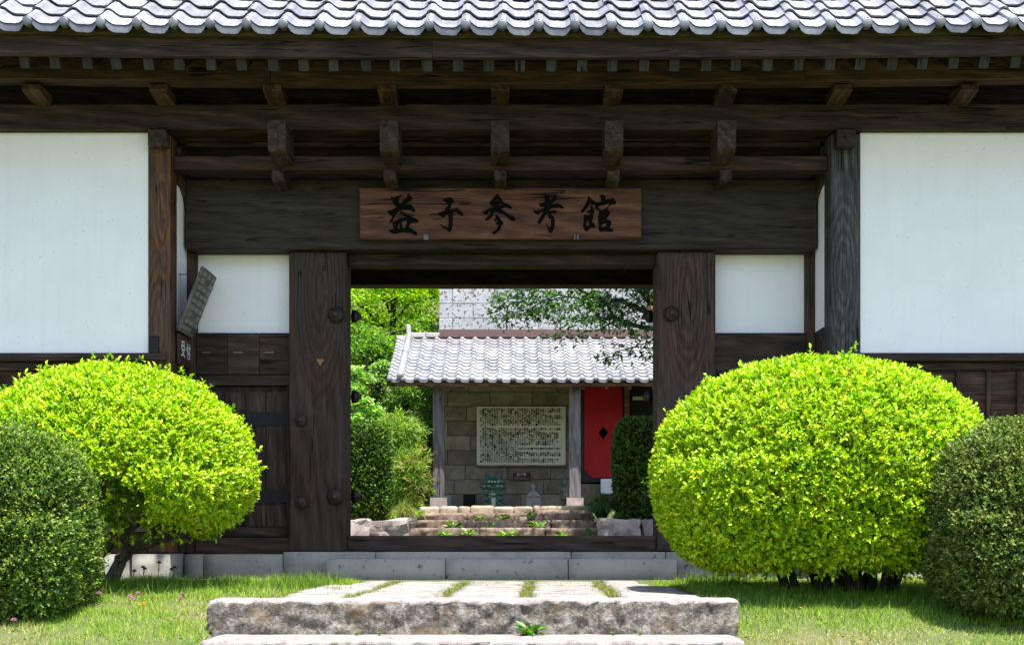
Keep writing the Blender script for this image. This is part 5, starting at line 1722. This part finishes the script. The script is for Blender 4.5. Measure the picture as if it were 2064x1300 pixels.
OT = [(0.03, 0.085, 0.018), (0.05, 0.13, 0.02), (0.10, 0.22, 0.03), (0.02, 0.05, 0.012)]
V_, T_ = leaf_arrays(lp, D_, unit(np.tile([[0, 0, .8]], (n_, 1)) + RNG.normal(0, .5, (n_, 3))), L_, L_ * .42)
C_ = np.repeat(mix_cols(n_, OT, [4, 4, 1.5, 2]), 4, 0)
pads = [((random.uniform(2.0, 4.8), random.uniform(20.8, 23.8), random.uniform(5.1, 7.8)), (.8, .8, .35)) for _ in range(34)]
V2, T2, C2 = crown(pads, 30000, .11, OT, [4, 4, 1.5, 2])
keepz = V2.reshape(-1, 4, 3)[:, :, 2].min(1) > 4.75
V2 = V2.reshape(-1, 4, 3)[keepz].reshape(-1, 3)
C2 = C2.reshape(-1, 4, 3)[keepz].reshape(-1, 3)
i4 = np.arange(len(V2) // 4)[:, None] * 4
T2 = np.concatenate([i4 + np.array([[0, 2, 1]]), i4 + np.array([[0, 3, 2]])], 1).reshape(-1, 3)
put('crown', np_mesh('crown', np.concatenate([V_, V2]), np.concatenate([T_, T2 + len(V_)]), M['leaf_tree'], np.concatenate([C_, C2])), (0, 0, 0), ot)

# ------------------------------------------------------------------ lawn
def blades(P_, h, wid, cols, wts, lean=.5):
    n_ = len(P_)
    a_ = RNG.uniform(0, 2 * np.pi, n_)
    side = np.stack([np.cos(a_), np.sin(a_), np.zeros(n_)], 1)
    ln = RNG.normal(0, lean, (n_, 3)); ln[:, 2] = 1
    tip = P_ + unit(ln) * h[:, None]
    V_ = np.stack([P_ + side * wid / 2, P_ - side * wid / 2, tip], 1).reshape(-1, 3)
    T_ = np.arange(3 * n_).reshape(-1, 3)
    return V_, T_, np.repeat(mix_cols(n_, cols, wts), 3, 0)


n = 250000
gx_ = RNG.uniform(-4.3, 4.3, n)
gd_ = RNG.uniform(6.9, 11.24, n)
inpave = (gx_ > -1.43 + .022 * (gd_ - 8.4) + .09 * np.maximum(0, gd_ - 9.3)) & (gx_ < 1.2 - .05 * np.maximum(0, gd_ - 9.3)) & (gd_ > 8.0)
instep = (gx_ > X(420, 8) + .01) & (gx_ < X(1490, 8) - .01) & (gd_ > 7.5) & (gd_ < 8.33)
ok = ~(inpave | instep)
gx_, gd_ = gx_[ok], gd_[ok]
gzv = np.array([gz(a, b) for a, b in zip(gx_, gd_)])
dry = np.array([mnoise.noise(Vector((a * 1.1, b * 1.1, 2))) + .5 * mnoise.noise(Vector((a * 3, b * 3, 2))) for a, b in zip(gx_, gd_)])
dry += np.where(gd_ < 8.6, .06, -.2) + RNG.normal(0, .25, len(dry))
P_ = np.stack([gx_, gd_, gzv - .004], 1)
isdry = dry > .22
clump = np.array([mnoise.noise(Vector((a * 5, b * 5, 9))) for a, b in zip(gx_, gd_)])
hh = RNG.uniform(.018, .05, len(P_)) * np.clip(1.0 + 1.1 * clump, .6, 1.9) * np.where(gd_ > 10.3, 1.25, 1) * np.where(isdry, .8, 1)
Va, Ta, Ca = blades(P_[~isdry], hh[~isdry], .005, [(0.18, 0.33, 0.025), (0.29, 0.45, 0.035), (0.11, 0.23, 0.018), (0.42, 0.50, 0.08)], [4, 4, 2, 2.5])
Vb, Tb, Cb = blades(P_[isdry], hh[isdry], .005, [(0.42, 0.38, 0.16), (0.54, 0.46, 0.26), (0.30, 0.34, 0.08)], [3, 2, 3], .8)
# grass between the paving stones
jp = []
for k in range(0, 6):
    m_ = 1500 if 0 < k < 5 else 800
    dd = RNG.uniform(8.34, 11.2, m_)
    keep = np.array([mnoise.noise(Vector((k * 3.1, v * 1.3, 0))) for v in dd]) + RNG.normal(0, .12, len(dd)) > -.08
    dd = dd[keep]
    jp.append(np.stack([jx(k, dd) + RNG.normal(0, .034, len(dd)) + .02 * np.sin(dd * 5 + k), dd, np.full(len(dd), -.012)], 1))
for r_ in range(1, 6):
    m_ = 900
    xx = RNG.uniform(-1.3, 1.1, m_)
    keep = np.array([mnoise.noise(Vector((v * 1.7, r_ * 4.3, 5))) for v in xx]) > .08
    xx = xx[keep]
    jp.append(np.stack([xx, rows_d[r_] + RNG.normal(0, .03, len(xx)), np.full(len(xx), -.012)], 1))
xx = RNG.uniform(-1.5, 1.3, 900)
jp.append(np.stack([xx, 11.36 + RNG.normal(0, .05, 900), np.full(900, -.01)], 1)[RNG.random(900) < .4])
jp = np.concatenate(jp)
Vc, Tc, Cc = blades(jp, RNG.uniform(.012, .036, len(jp)), .006, [(0.20, 0.24, 0.05), (0.14, 0.20, 0.03), (0.30, 0.28, 0.11)], [3, 3, 2], .9)
# taller tussocks by the left shrub and under the right one
tp = np.concatenate([np.stack([RNG.normal(-2.45, .45, 2600), RNG.normal(9.75, .28, 2600), np.zeros(2600) - .01], 1),
                     np.stack([RNG.uniform(-1.75, -1.35, 900), RNG.uniform(9.6, 11.2, 900), np.zeros(900) - .01], 1),
                     np.stack([RNG.uniform(1.3, 1.7, 700), RNG.uniform(9.6, 11.2, 700), np.zeros(700) - .01], 1)])
Vd, Td, Cd = blades(tp, RNG.uniform(.05, .14, len(tp)), .006, [(0.09, 0.18, 0.02), (0.16, 0.26, 0.03)], [1, 1], .4)
# clover and other low broad leaves among the blades
k_ = RNG.choice(len(P_), 5200, replace=False)
kp = P_[k_][clump[k_] > -.05]
Dk = rnd_unit(len(kp)); Dk[:, 2] = np.abs(Dk[:, 2]) * .3
Lk = RNG.uniform(.016, .036, len(kp))
Ve, Te = leaf_arrays(kp + np.array([0, 0, .016]), Dk, np.tile([[0, 0, 1.]], (len(kp), 1)), Lk, Lk * .6)
Ce = np.repeat(mix_cols(len(kp), [(0.10, 0.24, 0.025), (0.18, 0.34, 0.03), (0.30, 0.20, 0.09)], [3, 3, .6]), 4, 0)
up_ = np.stack([RNG.uniform(1.2, 3.0, 2600), RNG.normal(8.95, .35, 2600), np.zeros(2600)], 1)
up_ = up_[up_[:, 0] > 1.25]
up_[:, 2] = [gz(a, b) - .01 for a, b in up_[:, :2]]
Vf, Tf, Cf = blades(up_, RNG.uniform(.04, .11, len(up_)), .006, [(0.09, 0.20, 0.02), (0.16, 0.30, 0.03)], [1, 1], .45)
Vs = [Va, Vb, Vc, Vd, Ve, Vf]
offs = np.cumsum([0] + [len(v) for v in Vs])
lw = put('lawn_grass', np_mesh('lawn_grass', np.concatenate(Vs), np.concatenate([t_ + o_ for t_, o_ in zip((Ta, Tb, Tc, Td, Te, Tf), offs)]), M['grass'], np.concatenate([Ca, Cb, Cc, Cd, Ce, Cf])), (0, 0, 0))
lw['kind'] = 'stuff'
tag(lw, 'short sunlit lawn grass around the stone landing and between its paving stones', 'grass')

# ------------------------------------------------------------------ wild flowers
FL = [(236, 1162, 1196, 9.9, 'v', 'purple flower on a short stem beside the left trunk'), (271, 1151, 1190, 10, 'v', 'purple flower head against the stone base, nearest the trunk'), (289, 1143, 1190, 10, 'v', 'purple bud on a thin stem left of the paired purple flowers'), (292, 1147, 1190, 10.05, 'v', 'purple flower head at the middle of the thin stems'),
      (321, 1134, 1190, 10, 'v', 'tallest purple flower on a thin stem before the stone base'), (345, 1148, 1192, 10, 'v', 'purple flower leaning right before the stone base corner'), (352, 1144, 1192, 10, 'v', 'rightmost purple flower on a thin stem before the stone base'),
      (278, 1206, 1222, 9.1, 'p', 'pink clover flower in the shaded grass left of the landing'), (263, 1215, 1228, 9.0, 'p', 'pale pink clover flower below the shaded grass'), (267, 1223, 1235, 8.9, 'p', 'pink clover flower lowest of the three left of the landing'),
      (368, 1205, 1222, 9.1, 'p', 'pink clover flower near the end of the granite slab'), (364, 1219, 1232, 8.95, 'p', 'pink clover flower in front of the granite slab end'), (206, 1200, 1214, 9.2, 'p', 'pink clover flower beside the dark left shrub'), (199, 1211, 1222, 9.1, 'p', 'pink clover flower at the foot of the dark left shrub'),
      (206, 1197, 1210, 9.25, 'y', 'yellow flower beside the dark left shrub'), (198, 1218, 1228, 9.0, 'y', 'yellow flower low at the foot of the dark left shrub'), (288, 1235, 1242, 8.7, 'y', 'lone yellow flower in the sunny lawn'), (28, 1249, 1262, 8.0, 'p', 'pink flower in the bottom left corner')]
fc = {'v': (0.14, 0.03, 0.09), 'p': (0.60, 0.28, 0.42), 'y': (0.75, 0.42, 0.03)}
M['stem'] = plain('flower_stem', (0.09, 0.15, 0.03), 0.7)
for px, py, pb, d, kd, lb in FL:
    p0, p1 = Vector((X(px - (6 if kd == 'v' else 1), d), d, gz(X(px, d), d) - .01)), Vector(pxp(px, py, d))
    if p1.z < p0.z + .03:
        p1.z = p0.z + .035
    o = thing('wild_flower', lb, 'flower', p0, 'wild flowers in the lawn')
    q = smooth_path([p0, (p0 + p1) / 2 + Vector((random.gauss(0, .008), random.gauss(0, .008), 0)), p1], 3)
    tubes('stalk', [(q, [.0028] * len(q))], M['stem'], o, 5)
    n_ = 40
    D_ = rnd_unit(n_); D_[:, 2] = np.abs(D_[:, 2]) * 1.0 - .2
    s_ = .014 if kd != 'y' else .016
    V_, T_ = leaf_arrays(D_ * .004, D_, rnd_unit(n_), np.full(n_, s_ * 1.1), np.full(n_, s_ * .5))
    put('bloom', np_mesh('bloom', V_, T_, M['petal'], np.repeat(mix_cols(n_, [fc[kd]], [1]), 4, 0)), p1, o)
